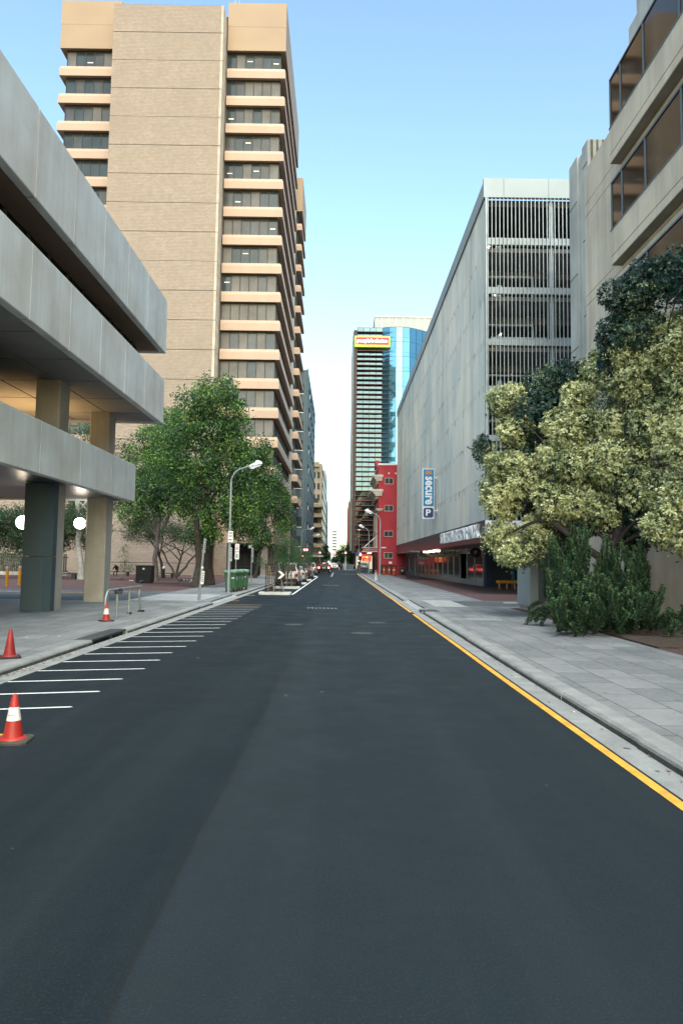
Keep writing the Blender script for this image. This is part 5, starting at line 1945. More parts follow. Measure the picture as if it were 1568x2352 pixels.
    build(MB().rbox(-.7, .7, body[-1][0] - .1, body[-1][0] + .05, .3, .55, .03), 'front_bumper', 'rubber' if kind != 'sedan' else paint, t)
    for s_ in (-1, 1):
        for y in ax:
            x0 = s_ * (body[2][3] - .18)
            x1 = s_ * (body[2][3] + .015)
            wh = build(MB().tube([(x0, y, wr), (x1, y, wr)], wr, 18), 'wheel', 'rubber', t)
            build(MB().tube([(x1 - s_ * .01, y, wr), (x1 + s_ * .012, y, wr)], wr * .6, 12), 'rim', 'car_silver', wh)
    t.location = loc
    t.rotation_euler = (0, 0, rz)
    return t


vehicle('suv', 'car_black', 'black four wheel drive with glowing tail lights waiting in the lane', (-2.5, 108.4, 0), True)
vehicle('ute', 'car_white', 'white high roofed wagon parked nearest, behind the caged saplings', (-3.98, 51.2, 0), False, 0, 'cars parked in the left bays')
c2 = vehicle('sedan', 'car_white', 'second parked car in the left bays, a low white sedan', (-3.95, 60.4, 0), False, 0, 'cars parked in the left bays')
vehicle('suv', 'car_grey', 'dark grey tall wagon parked third in the left bays', (-3.9, 70.0, 0), False, 0, 'cars parked in the left bays')
dup(c2, (-3.9, 76.5, 0), 0, 'white sedan parked fourth, beyond the dark grey wagon')
c5 = vehicle('suv', 'car_silver', 'silver tall wagon parked last in the left bays', (-3.9, 87.5, 0), False, 0, 'cars parked in the left bays')
vehicle('suv', 'car_grey', 'dark four wheel drive half seen behind the red awning posts', (5.4, 150, 0), False, .15)
f1 = vehicle('sedan', 'car_white', 'white sedan with red lights just past the black four wheel drive', (-1.3, 170, 0), True, 0, 'queue of far cars')
f1.name = 'far_car'
dup(f1, (-2.2, 235, 0), 0, 'pale sedan farther along the lane in the far queue', 'queue of far cars')
dup(f1, (-4.9, 200, 0), 0, 'pale sedan parked at the far left kerb', 'queue of far cars')
f2 = vehicle('suv', 'car_black', 'black wagon at the far right kerb under the street tree', (1.0 - 1.6, 215, 0), False, 0, 'queue of far cars')
dup(f2, (-5.4, 183, 0), 0, 'dark wagon at the far left kerb near the balcony block', 'queue of far cars')


def traffic_light(loc, h_, label, n=1, dxs=(0,), ped=False):
    t = thing('traffic_light', label, 'traffic light', loc, 'traffic lights at the crossing')
    x, y, z = loc
    build(MB().tube([(x, y, z), (x, y, z + h_)], .06, 8), 'pole', 'white_paint' if loc[0] > 0 and loc[1] > 150 else 'galv', t, True)
    for dx in dxs:
        hd = MB().rbox(x + dx - .2, x + dx + .2, y - .28, y - .07, z + h_ - 1.0, z + h_ + .1, .04)
        hh = build(hd, 'signal_head', 'black_paint', t)
        lm_ = MB()
        for k, zz in enumerate((.0,)):
            lm_.lathe([(.001, 0), (.15, 0), (.16, .03)], (0, 0, 0), 14, False, False)
            lm_.v = [(x + dx + a, y - .30 + c * .5, z + h_ - .12 + b_) for a, b_, c in lm_.v]
        build(lm_, 'red_lens', 'signal_red', hh)
        dk_ = MB()
        for zz in (.45, .78):
            o = len(dk_.v)
            dk_.lathe([(.001, 0), (.13, 0), (.14, .02)], (0, 0, 0), 12, False, False)
            dk_.v[o:] = [(x + dx + a, y - .29 + c * .5, z + h_ - zz + b_) for a, b_, c in dk_.v[o:]]
        build(dk_, 'dark_lens', 'steel_dark', hh)
    if ped:
        build(MB().rbox(x - .45, x - .12, y - .25, y - .05, z + h_ - 1.5, z + h_ - 1.0, .03), 'pedestrian_head', 'black_paint', t)
        build(MB().box(x - .36, x - .22, y - .262, y - .252, z + h_ - 1.2, z + h_ - 1.06), 'pedestrian_lens', 'signal_red', t)
    return t


traffic_light((1.3, 157, FP), 3.95, 'white traffic light post showing red in front of the street tree')
traffic_light((3.44, 114.6, FP), 3.1, 'traffic light showing red beside the red awning corner', ped=True)
traffic_light((-5.75, 111.5, FP), 3.75, 'pair of red traffic lights over the saplings at left', dxs=(0, .36), ped=True)
traffic_light((-5.0, 172, FP), 4.1, 'far red traffic light by the pale office block')
for k in range(1):
    t = thing('stone_planter', 'dark box planter on the far corner beside the traffic light', 'planter', (2.3, 158, FP))
    build(MB().rbox(1.5, 3.2, 157.3, 158.7, FP, 1.25, .05), 'box', 'slate_clad', t)
    build(MB().box(1.6, 3.1, 157.4, 158.6, 1.251, 1.27), 'soil', 'bed_soil', t)


# people: one skinned body each, grown from a joint skeleton
mat('skin_tone', (.45, .26, .18), .6, .08)
mat('black_cloth', (.012, .012, .014), .9, .1)
mat('navy_cloth', (.02, .025, .04), .9, .1)
mat('hair_dark', (.02, .014, .01), .7)


def skinned(name, verts, edges, radii, ma, parent, root=0, lv=2):
    me = bpy.data.meshes.new(name)
    me.from_pydata(verts, edges, [])
    o = bpy.data.objects.new(name, me)
    COL.objects.link(o)
    sk = o.modifiers.new('skin', 'SKIN')
    sk.use_smooth_shade = True
    for i, r_ in enumerate(radii):
        me.skin_vertices[0].data[i].radius = r_ if isinstance(r_, tuple) else (r_, r_)
        me.skin_vertices[0].data[i].use_root = i == root
    ss = o.modifiers.new('sub', 'SUBSURF')
    ss.levels = lv
    ss.render_levels = lv
    dg = bpy.context.evaluated_depsgraph_get()
    m2 = bpy.data.meshes.new_from_object(o.evaluated_get(dg))
    bpy.data.objects.remove(o)
    m2.materials.clear()
    for k in (ma if isinstance(ma, list) else [ma]):
        m2.materials.append(MATS[k])
    m2.name = name
    o = bpy.data.objects.new(name, m2)
    link(o, parent)
    return o


def person(label, loc, rz, pose, top, legs, shorts=False, group=None, scale=1., hat=False):
    t = thing('person', label, 'person', (0, 0, 0), group)
    # joints for a 1.75 m figure facing -Y
    if pose == 'sit':
        J = dict(pel=(0, .0, .55), wst=(0, -.05, .72), che=(0, -.20, .95), nek=(0, -.34, 1.08), hd=(0, -.46, 1.10), ht=(0, -.55, 1.08),
                 ls=(-.19, -.24, 1.02), le=(-.27, -.42, .80), lw=(-.15, -.58, .66), lh=(-.10, -.64, .62), rs=(.19, -.24, 1.02), re=(.27, -.42, .80), rw=(.15, -.58, .66), rh=(.1, -.64, .62),
                 lp=(-.1, -.02, .53), lk=(-.15, -.44, .52), la=(-.14, -.42, .09), lf=(-.14, -.58, .04), rp=(.1, -.02, .53), rk=(.15, -.44, .52), ra=(.14, -.42, .09), rf=(.14, -.58, .04))
    else:
        st = .16 if pose == 'walk' else .02
        J = dict(pel=(0, 0, .95), wst=(0, 0, 1.10), che=(0, .01, 1.32), nek=(0, .01, 1.50), hd=(0, -.02, 1.60), ht=(0, -.02, 1.70),
                 ls=(-.20, .01, 1.42), le=(-.25, .06, 1.15), lw=(-.23, -.06, .92), lh=(-.22, -.10, .83), rs=(.20, .01, 1.42), re=(.25, .04, 1.15), rw=(.23, -.02, .90), rh=(.22, -.05, .81),
                 lp=(-.1, 0, .92), lk=(-.11, -st, .50), la=(-.11, -st * .9, .09), lf=(-.12, -st * .9 - .16, .04), rp=(.1, 0, .92), rk=(.11, st * .5, .50), ra=(.11, st * 1.5, .10), rf=(.12, st * 1.5 - .15, .04))
    rad = dict(pel=(.15, .11), wst=(.14, .10), che=(.17, .115), nek=.055, hd=(.075, .092), ht=(.06, .075), ls=.065, le=.046, lw=.034, lh=.038, rs=.065, re=.046, rw=.034, rh=.038, lp=.09, lk=.06, la=.042, lf=.04, rp=.09, rk=.06, ra=.042, rf=.04)
    E_ = [('pel', 'wst'), ('wst', 'che'), ('che', 'nek'), ('nek', 'hd'), ('hd', 'ht'), ('che', 'ls'), ('ls', 'le'), ('le', 'lw'), ('lw', 'lh'), ('che', 'rs'), ('rs', 're'), ('re', 'rw'), ('rw', 'rh'), ('pel', 'lp'), ('lp', 'lk'), ('lk', 'la'), ('la', 'lf'), ('pel', 'rp'), ('rp', 'rk'), ('rk', 'ra'), ('ra', 'rf')]
    ks = list(J)
    ix = {k: i for i, k in enumerate(ks)}
    # fingers
    V_ = [J[k] for k in ks]
    Rr = [rad[k] for k in ks]
    Ed = [(ix[a], ix[b_]) for a, b_ in E_]
    for s_ in ('l', 'r'):
        h_ = Vector(J[s_ + 'h'])
        d = (h_ - Vector(J[s_ + 'w'])).normalized()
        sd = Vector((0, 1, 0)).cross(d).normalized() if pose == 'sit' else Vector((0, 1, 0))
        for q in range(4):
            V_.append(tuple(h_ + d * .07 + sd * (.03 - .02 * q)))
            Rr.append(.010)
            Ed.append((ix[s_ + 'h'], len(V_) - 1))
        V_.append(tuple(h_ + d * .02 + sd * .055))
        Rr.append(.011)
        Ed.append((ix[s_ + 'h'], len(V_) - 1))
    bdy = skinned('body', V_, Ed, Rr, ['skin_tone', top, legs], t)
    me = bdy.data
    for p in me.polygons:
        c = p.center
        sx = abs(c.x)
        if pose == 'sit':
            torso = c.z > .6 and c.y > -.36
            p.material_index = 1 if torso or (sx > .12 and c.z > .68) else (2 if c.z < .6 and not (c.z > .55 and c.y < -.5) else 0)
            if c.y < -.36 and c.z > .98:
                p.material_index = 1
        else:
            if c.z > 1.49:
                p.material_index = 0
            elif c.z > .98:
                p.material_index = 0 if sx > .19 and c.z < 1.24 else 1
            elif sx > .18:
                p.material_index = 0
            else:
                p.material_index = 2 if c.z > (.52 if shorts else .1) else (2 if c.z < .1 else 0)
    hd_ = Vector(J['hd'])
    hr = MB().sphere(tuple(hd_ + Vector((0, .018, .055))), .098, 14, .9, 1.02, 1.0)
    if pose != 'sit':
        hr.v = [(x, y, max(z, hd_.z + .02 if y < hd_.y - .02 else hd_.z - .05)) for x, y, z in hr.v]
    else:
        hr = MB().sphere(tuple(hd_ + Vector((0, .03, .03))), .12, 14, .9, 1.1, 1.0)
    build(hr, 'hair' if pose != 'sit' else 'hood', 'hair_dark' if pose != 'sit' else top, t, 'all')
    fc = MB()
    for s_ in (-1, 1):
        fc.sphere((hd_.x + .03 * s_, hd_.y - .082, hd_.z + .02), .009, 8)
        fc.sphere((hd_.x + .082 * s_, hd_.y + .01, hd_.z), .018, 8, .5, 1, 1.5)
    fc.tube([(hd_.x, hd_.y - .085, hd_.z + .02), (hd_.x, hd_.y - .108, hd_.z - .015), (hd_.x, hd_.y - .088, hd_.z - .02)], .012, 6)
    fc.box(hd_.x - .022, hd_.x + .022, hd_.y - .086, hd_.y - .078, hd_.z - .048, hd_.z - .040)
    build(fc, 'face', 'skin_tone', t, True)
    t.location = loc
    t.rotation_euler = (0, 0, rz)
    t.scale = (scale,) * 3
    return t


person('person in a black T-shirt and dark shorts, half hidden behind the conifer bush', (9.35, 23.9, FP), PI / 2 - .3, 'walk', 'black_cloth', 'navy_cloth', True, None, 1.04)
person('person in dark clothes sitting hunched over a plaza bench beside the bare column', (-22.9, 70.6, FP - .06), 0, 'sit', 'black_cloth', 'black_cloth')
person('person in dark clothes standing by the far planter, left of another', (3.5, 160.0 - 1.2, FP), .4, 'stand', 'black_cloth', 'black_cloth', False, 'pedestrians at the glass foyer')
person('person in a long dark coat in front of the glass foyer, right of another', (4.6, 159.0, FP), PI, 'walk', 'black_cloth', 'black_cloth', False, 'pedestrians at the glass foyer')
# ------------------------------------------------------------------ trees and shrubs
def leaf_mat(name, col, var=.3, rough=.5, trans=.3):
    m = bpy.data.materials.new(name)
    MATS[name] = m
    m.use_nodes = True
    t = m.node_tree
    p = t.nodes['Principled BSDF']
    p.inputs['Roughness'].default_value = rough
    p.inputs['Specular IOR Level'].default_value = .4
    v = mapped(t)
    c = mix(t, nz(t, v, 1.7, 3, .6, .3, .7), rgba(col, 1 - var), rgba(col, 1 + var))
    c = mix(t, nz(t, v, 23, 2, .5, .3, .7, 0, .5), c, rgba((col[0] * 1.3, col[1] * 1.15, col[2]), 1.1))
    t.links.new(c, p.inputs['Base Color'])
    tr = nd(t, 'ShaderNodeBsdfTranslucent')
    t.links.new(c, tr.inputs['Color'])
    ms = nd(t, 'ShaderNodeMixShader')
    ms.inputs[0].default_value = trans
    t.links.new(p.outputs[0], ms.inputs[1])
    t.links.new(tr.outputs[0], ms.inputs[2])
    t.links.new(ms.outputs[0], t.nodes['Material Output'].inputs['Surface'])


leaf_mat('leaf_deep', (.028, .07, .034))
leaf_mat('leaf_mid', (.060, .145, .046))
leaf_mat('leaf_fresh', (.16, .30, .06))
leaf_mat('leaf_olive', (.050, .075, .040))
leaf_mat('leaf_cream', (.66, .69, .40), .2, .45, .12)
leaf_mat('leaf_butter', (.46, .51, .25), .3, .45, .15)
leaf_mat('leaf_sage', (.23, .29, .15), .3, .45)
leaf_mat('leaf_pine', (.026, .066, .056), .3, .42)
leaf_mat('leaf_pine_light', (.045, .10, .075), .3, .42)
leaf_mat('needle_dark', (.035, .088, .05), .35, .6, .2)
leaf_mat('needle_tip', (.11, .22, .085), .35, .6, .2)
mat('bark_dark', (.055, .045, .038), .95, .35, 5, bump=.8, bs=14, streak=.3, ss=8)
mat('bark_grey', (.15, .13, .115), .95, .35, 4, bump=.8, bs=14, streak=.4, ss=8)
mat('bark_white', (.40, .38, .34), .9, .3, 3, bump=.4, bs=10, streak=.5, ss=6)


def raw_mesh(name, V, nq, mats_, mi, parent):
    """quads given as an (nq*4, 3) array"""
    me = bpy.data.meshes.new(name)
    off = BASE.get(parent.name, Vector((0, 0, 0)))
    V = V - np.array(off)
    me.vertices.add(nq * 4)
    me.vertices.foreach_set('co', V.astype(np.float32).ravel())
    me.loops.add(nq * 4)
    me.loops.foreach_set('vertex_index', np.arange(nq * 4, dtype=np.int32))
    me.polygons.add(nq)
    me.polygons.foreach_set('loop_start', np.arange(0, nq * 4, 4, dtype=np.int32))
    me.polygons.foreach_set('material_index', mi.astype(np.int32))
    for k in mats_:
        me.materials.append(MATS[k])
    me.update()
    me.validate()
    return _ln(name, me, parent)


def _ln(name, me, parent):
    o = bpy.data.objects.new(name, me)
    link(o, parent)
    return o


def unit(a):
    return a / np.maximum(1e-9, np.linalg.norm(a, axis=1))[:, None]


def crown_points(rng, blobs, density, thick=.45, rag=.28):
    """points and outward directions scattered in the shells of the blobs; blobs = (centre, radii)"""
    P_, N_ = [], []
    for c, r_ in blobs:
        c, r_ = np.array(c), np.array(r_)
        area = 4 * PI * ((r_[0] * r_[1]) ** 1.6 / 3 + (r_[0] * r_[2]) ** 1.6 / 3 + (r_[1] * r_[2]) ** 1.6 / 3) ** (1 / 1.6)
        n = max(8, int(area * density))
        d = unit(rng.normal(size=(n, 3)))
        k1 = rng.normal(size=(7, 3))
        lump = sum(np.sin(d @ q * 2.6 + i) for i, q in enumerate(k1)) / 7
        s_ = (1 + rag * lump * 1.6) * (1 - thick * rng.random(n) ** 1.7)
        P_.append(c + d * r_ * s_[:, None])
        N_.append(unit(d / r_))
    return np.concatenate(P_), np.concatenate(N_)


def leaves(name, parent, seed, pts, nrm, per, spread, ln_, wd, mats_, weights, rosette=False, up=.35, droop=0., noise_k=.55):
    rng = np.random.default_rng(seed)
    n = len(pts)
    clump = np.sin(pts @ np.array([1.1, .7, 1.9]) * noise_k * 2 + 1) + np.sin(pts @ np.array([-.9, 1.6, .8]) * noise_k * 2.7) + rng.normal(size=n) * .7
    P = np.repeat(pts, per, 0)
    Nn = np.repeat(nrm, per, 0)
    m = len(P)
    if rosette:
        Nn = unit(Nn + np.repeat(rng.normal(size=(n, 3)) * .24, per, 0) + np.array([0, 0, up]))
        a = unit(np.cross(Nn, rng.normal(size=(m, 3))))
        d = unit(a + Nn * rng.uniform(.0, .75, m)[:, None])
        base = P + d * ln_ * .12 + Nn * rng.uniform(-.03, .02, m)[:, None]
        nr = unit(Nn - d * np.sum(Nn * d, 1)[:, None] + 1e-6)
    else:
        base = P + rng.normal(size=(m, 3)) * spread
        nr = unit(Nn * .8 + rng.normal(size=(m, 3)) * .75 + np.array([0, 0, up]))
        d = unit(np.cross(nr, rng.normal(size=(m, 3))) + np.array([0, 0, -droop]))
    s_ = unit(np.cross(nr, d))
    L = ln_ * rng.uniform(.65, 1.25, m)[:, None]
    W_ = wd * rng.uniform(.7, 1.2, m)[:, None]
    mid = base + d * L * .48 - nr * L * .03
    V = np.stack([base, mid + s_ * W_ * .5, base + d * L, mid - s_ * W_ * .5], 1).reshape(-1, 3)
    cw = np.cumsum(np.array(weights, float) / sum(weights))
    q = rng.random(m)
    shift = np.repeat(np.clip(clump * .16, -.35, .35), per)
    mi = np.searchsorted(cw, np.clip(q + shift, 0, .9999))
    return raw_mesh(name, V, m, mats_, mi, parent)


def pxb(cx, cy, rx, ry, Y, dep=None):
    c = at(cx, cy, Y)
    k = Y / FPX
    return (tuple(c), (rx * k, (dep or rx) * k, ry * k))


def limbs(mb, base, top, r0, targets, seed, r1=None, twig=.03):
    random.seed(seed)
    base, top = Vector(base), Vector(top)
    pts = []
    for i in range(7):
        q = i / 6
        p = base.lerp(top, q)
        j = .12 * math.sin(PI * q) * (top - base).length * .25
        pts.append(p + Vector((random.uniform(-j, j), random.uniform(-j, j), 0)))
    r1 = r1 or r0 * .55
    rad = [r0 * 1.35] + [r0 + (r1 - r0) * i / 6 for i in range(1, 7)]
    mb.tube(pts, rad, 10)
    for tgt in targets:
        tgt = Vector(tgt)
        q = random.uniform(.55, 1.)
        s0 = base.lerp(top, q)
        s0 = pts[min(6, max(0, round(q * 6)))]
        m1 = s0.lerp(tgt, .45) + Vector((random.uniform(-.3, .3), random.uniform(-.3, .3), random.uniform(-.1, .4)))
        k = r1 * random.uniform(.55, .8)
        mb.tube([s0, s0.lerp(m1, .5) + Vector((0, 0, .1)), m1, m1.lerp(tgt, .6), tgt], [k, k * .85, k * .65, k * .45, twig * .6], 7)
        for _ in range(3):
            e = tgt + Vector((random.uniform(-1, 1), random.uniform(-1, 1), random.uniform(-.5, .7))) * .55
            mb.tube([m1.lerp(tgt, .5), m1.lerp(e, .6), e], [k * .4, k * .3, twig * .4], 5)


def lumps(blobs, seed, n=7, fr=.44, reach=.66):
    """each blob broken into rounded bunches round its surface"""
    rng = np.random.default_rng(seed)
    out = []
    for c, r_ in blobs:
        c, r_ = np.array(c), np.array(r_)
        for i in range(n):
            z = 1 - 2 * (i + .5) / n
            a = i * 2.4 + rng.uniform(0, .8)
            d = np.array([math.sqrt(1 - z * z) * math.cos(a), math.sqrt(1 - z * z) * math.sin(a), z])
            out.append((tuple(c + d * r_ * reach * rng.uniform(.85, 1.12)), tuple(r_ * fr * rng.uniform(.8, 1.2))))
    return out


def tree(label, base, top, r0, blobs, density, per, ln_, wd, mats_, weights, seed, bark='bark_dark', group='plaza trees', spread=.24, name='leafy_tree', extra=(), thick=.6, rag=.42):
    t = thing(name, label, 'tree', base, group)
    b = MB()
    limbs(b, base, top, r0, [x[0] for x in blobs], seed)
    for e0, e1, rr_ in extra:
        limbs(b, e0, e1, rr_, [x[0] for x in blobs[::2]], seed + 7)
    build(b, 'trunk', bark, t, True)
    rng = np.random.default_rng(seed)
    P_, N_ = crown_points(rng, lumps(blobs, seed, 7, .46, .68), density * .62, thick, rag * .7)
    leaves('crown', t, seed, P_, N_, per, spread, ln_, wd, mats_, weights)
    return t


GREENS = ['leaf_deep', 'leaf_mid', 'leaf_fresh']
B = lambda Y, *rows: [pxb(*r_, Y) for r_ in rows]
tree('tallest leafy tree in the plaza, with a straight dark trunk near the leaning poles', (-9.3, 44.5, FP), (-9.15, 44.8, 9.0), .24,
     B(45.2, (500, 905, 48, 42), (455, 930, 45, 45), (540, 950, 36, 48), (430, 985, 48, 50), (500, 1000, 60, 60), (545, 1020, 40, 55), (400, 1060, 50, 50), (470, 1080, 60, 60), (535, 1100, 55, 60), (430, 1150, 50, 45), (500, 1175, 60, 45), (555, 1165, 38, 50), (470, 1225, 45, 28)),
     4.3, 24, .22, .10, GREENS, (3.4, 4, 2.8), 101)
tree('leafy tree behind the tallest one, with the thickest trunk flaring at the ground', (-9.35, 49.2, FP), (-9.6, 49.4, 8.5), .36,
     B(49.6, (590, 1045, 34, 40), (560, 1085, 45, 45), (385, 1010, 40, 40), (370, 1090, 45, 50), (600, 1120, 36, 45), (410, 1120, 60, 50), (560, 1210, 45, 30), (360, 1150, 40, 40)),
     4.8, 24, .21, .10, GREENS, (4, 4, 2), 102)
tree('bright green leafy tree with a forked grey trunk behind the black litter bin', (-15.2, 56.5, FP), (-15.0, 56.4, 5.6), .24,
     B(56, (395, 960, 36, 30), (350, 1000, 40, 35), (330, 1060, 36, 45), (380, 1040, 45, 45), (350, 1120, 45, 45), (300, 1120, 34, 45), (410, 1000, 36, 40), (310, 1175, 36, 36)),
     4.8, 24, .21, .10, GREENS, (2, 4, 4), 103, 'bark_grey', extra=(((-14.6, 56.5, 4.6), (-12.8, 56, 8.4), .14),))
tree('slim leafy tree leaning right in front of the tower entrance', (-8.55, 69.5, FP), (-7.6, 69.8, 6.0), .17,
     B(69, (598, 1062, 34, 32), (625, 1105, 34, 34), (612, 1150, 40, 36), (645, 1165, 28, 36), (590, 1195, 30, 32), (650, 1205, 22, 26), (605, 1235, 32, 22), (575, 1140, 30, 40)),
     4, 24, .22, .11, GREENS, (5, 4, 1.5), 104)
tree('small multi-stemmed tree with a feathery olive crown in the plaza', (-15.0, 62.6, FP), (-14.3, 62.4, 2.6), .14,
     B(62, (330, 1225, 42, 26), (385, 1228, 42, 26), (430, 1222, 36, 30), (300, 1215, 30, 26), (455, 1240, 28, 26)),
     14, 12, .14, .04, ['leaf_olive', 'leaf_deep', 'leaf_mid'], (5, 3, 1.5), 105, 'bark_grey', extra=(((-14.9, 62.6, .3), (-16.4, 62.8, 2.9), .11), ((-14.8, 62.6, .4), (-12.6, 62.4, 3.0), .11)), spread=.2)
tree('dark leaning stems of a second small tree left of the path light', (-17.0, 66.4, FP), (-17.6, 66.2, 3.1), .16,
     B(66, (345, 1200, 30, 30), (375, 1205, 36, 26), (320, 1195, 26, 28)), 10, 10, .16, .06, ['leaf_olive', 'leaf_deep', 'leaf_mid'], (4, 4, 1), 106)
tree('spreading gum tree with a pale trunk seen between the concrete columns', (-21.6, 57.5, FP), (-22.3, 57.6, 6.8), .26,
     B(57, (190, 990, 34, 22), (225, 1010, 28, 24), (290, 1040, 32, 36), (200, 1205, 36, 22), (175, 1185, 30, 26), (235, 1210, 26, 30), (150, 1010, 26, 26), (280, 1095, 30, 40), (255, 1150, 30, 34)),
     8, 9, .19, .075, ['leaf_olive', 'leaf_deep', 'leaf_mid'], (4, 4, 2), 107, 'bark_white')
tree('dark spreading tree behind the yellow bollards at far left', (-30.0, 58.5, FP), (-30.6, 58, 4.6), .22,
     B(58, (20, 1195, 50, 34), (75, 1205, 46, 36), (110, 1230, 36, 36), (40, 1240, 46, 30), (-20, 1215, 40, 50), (90, 1180, 36, 26), (130, 1200, 36, 30)),
     15, 10, .18, .085, ['leaf_olive', 'leaf_deep', 'leaf_mid'], (4, 5, 1), 108)
tree('dark bushy tree between the far left tree and the pale gum trunk', (-26.0, 63, FP), (-26.2, 63, 4.2), .2,
     B(63, (100, 1190, 40, 40), (150, 1200, 40, 36), (195, 1225, 36, 34), (125, 1240, 44, 28), (70, 1230, 40, 34), (175, 1165, 34, 28), (225, 1235, 30, 26)),
     13, 10, .18, .085, ['leaf_olive', 'leaf_deep', 'leaf_mid'], (4, 5, 1), 109)
for k, (bx_, lab) in enumerate((((30, 1285, 40, 22, 66), 'low dark shrub mass at the fence foot, at the far edge of the plaza'), ((95, 1290, 34, 18, 67), 'second low dark shrub along the fence, nearer the gum tree'))):
    t = thing('low_shrub', lab, 'shrub', (pxb(*bx_)[0][0], pxb(*bx_)[0][1], FP), 'shrubs along the fence')
    P_, N_ = crown_points(np.random.default_rng(15 + k), [pxb(*bx_)], 9)
    leaves('foliage', t, 16 + k, P_, N_, 9, .14, .16, .06, ['leaf_olive', 'leaf_mid', 'leaf_deep'], (3, 3, 3))
t = thing('low_shrub', 'low grey green shrub at the foot of the tan tower wall', 'shrub', (-23.2, 75, FP))
P_, N_ = crown_points(np.random.default_rng(5), B(75, (293, 1300, 20, 16), (285, 1270, 12, 24)), 8)
leaves('foliage', t, 6, P_, N_, 8, .12, .14, .05, ['leaf_olive', 'leaf_mid', 'leaf_deep'], (3, 3, 2))
build(MB().tube([(-23.4, 75, FP), (-23.5, 75, 1.8)], .05, 6), 'stem', 'bark_grey', t)
tree('round dark street tree beyond the crossing, behind the white traffic light', (.6, 195, FP), (.8, 195, 4), .2,
     B(195, (795, 1262, 13, 13), (782, 1272, 10, 10), (806, 1268, 9, 13), (795, 1282, 14, 8), (808, 1285, 7, 10)), 1.1, 10, .5, .24, GREENS, (5, 3, .5), 111, group='far street trees', spread=.35)
tree('narrow dark street tree far down the left kerb', (-5.8, 185, FP), (-5.7, 185, 4), .16,
     B(185, (747, 1262, 6, 12), (752, 1278, 7, 10), (744, 1280, 6, 8)), 1.2, 10, .45, .22, GREENS, (5, 3, .5), 112, group='far street trees', spread=.3)
tree('hazy low tree closing the end of the street', (-1.5, 320, 0), (-1.4, 320, 4), .2, B(320, (775, 1284, 10, 8), (786, 1285, 8, 7), (768, 1287, 8, 6)), .5, 10, .8, .4, GREENS, (5, 3, .5), 113, group='far street trees', spread=.5)

# saplings in the islands
SN = ['nearest thin sapling inside its wire guard, behind the chevron board', 'second thin sapling from the near end, in a wire guard', 'middle thin sapling of the parking lane, in a wire guard', 'fourth thin sapling from the near end, in a wire guard', 'farthest thin sapling of the parking lane, in a wire guard']
for k, y in enumerate(ISL):
    x = -3.65 + .06 * (k % 2)
    t = thing('sapling', SN[k], 'sapling', (x, y, .12), 'saplings in the parking islands')
    random.seed(40 + k)
    b = MB()
    tips = []
    for s_ in range(7):
        a = random.uniform(0, 2 * PI)
        r_ = random.uniform(.4, 1.15)
        e = Vector((x + r_ * math.cos(a), y + r_ * math.sin(a), random.uniform(1.9, 3.7)))
        m_ = Vector((x + .15 * r_ * math.cos(a), y + .15 * r_ * math.sin(a), random.uniform(1.0, 1.6)))
        b.tube([(x, y, .12), (x + .02, y, .7), m_, m_.lerp(e, .55) + Vector((0, 0, .15)), e], [.028, .024, .018, .012, .004], 6)
        tips += [m_.lerp(e, q) for q in (.45, .65, .85, 1.0)]
    build(b, 'trunk', 'bark_grey', t, True)
    bl = [(tuple(p), (.30, .30, .26)) for p in tips]
    P_, N_ = crown_points(np.random.default_rng(60 + k), bl, 16, .8, .3)
    leaves('crown', t, 70 + k, P_, N_, 6, .12, .105, .036, ['leaf_deep', 'leaf_mid', 'leaf_olive'], (4, 5, 1))

# the big variegated tree on the right
t = thing('variegated_tree', 'large rounded tree with cream and green leaves and dark green reverted clumps', 'tree', (8.4, 21.2, FP))
BB = lambda *rows: [pxb(*r_) for r_ in rows]
cream = BB((1163, 925, 50, 48, 24.5), (1180, 985, 48, 45, 24.3), (1165, 1075, 66, 55, 24), (1150, 1135, 54, 62, 24), (1205, 1100, 55, 60, 23.6), (1150, 1235, 46, 50, 24), (1195, 1265, 60, 45, 23.5), (1240, 1215, 50, 55, 23.2),
           (1310, 985, 66, 58, 22.6), (1290, 1060, 60, 60, 22.6), (1340, 1060, 66, 70, 22), (1280, 1150, 60, 60, 22.4), (1330, 1150, 60, 60, 22), (1375, 850, 48, 60, 23),
           (1420, 960, 70, 70, 21.4), (1395, 1070, 66, 70, 21.2), (1440, 1060, 70, 80, 20.8), (1500, 965, 74, 80, 20.2), (1550, 1000, 70, 90, 19.6), (1505, 830, 66, 60, 20), (1555, 770, 60, 70, 19.6), (1480, 890, 60, 56, 20.5), (1570, 880, 60, 70, 19.5),
           (1480, 1120, 60, 70, 20.2), (1545, 1165, 55, 60, 18.8), (1510, 1215, 46, 46, 18.8), (1560, 1235, 40, 45, 18.6), (1600, 1000, 70, 120, 19), (1620, 1150, 60, 90, 18.6), (1390, 1170, 48, 46, 21.2), (1432, 880, 56, 58, 20.6), (1425, 815, 30, 34, 20.2), (1330, 915, 44, 44, 22.6), (1570, 1120, 60, 70, 18.8))
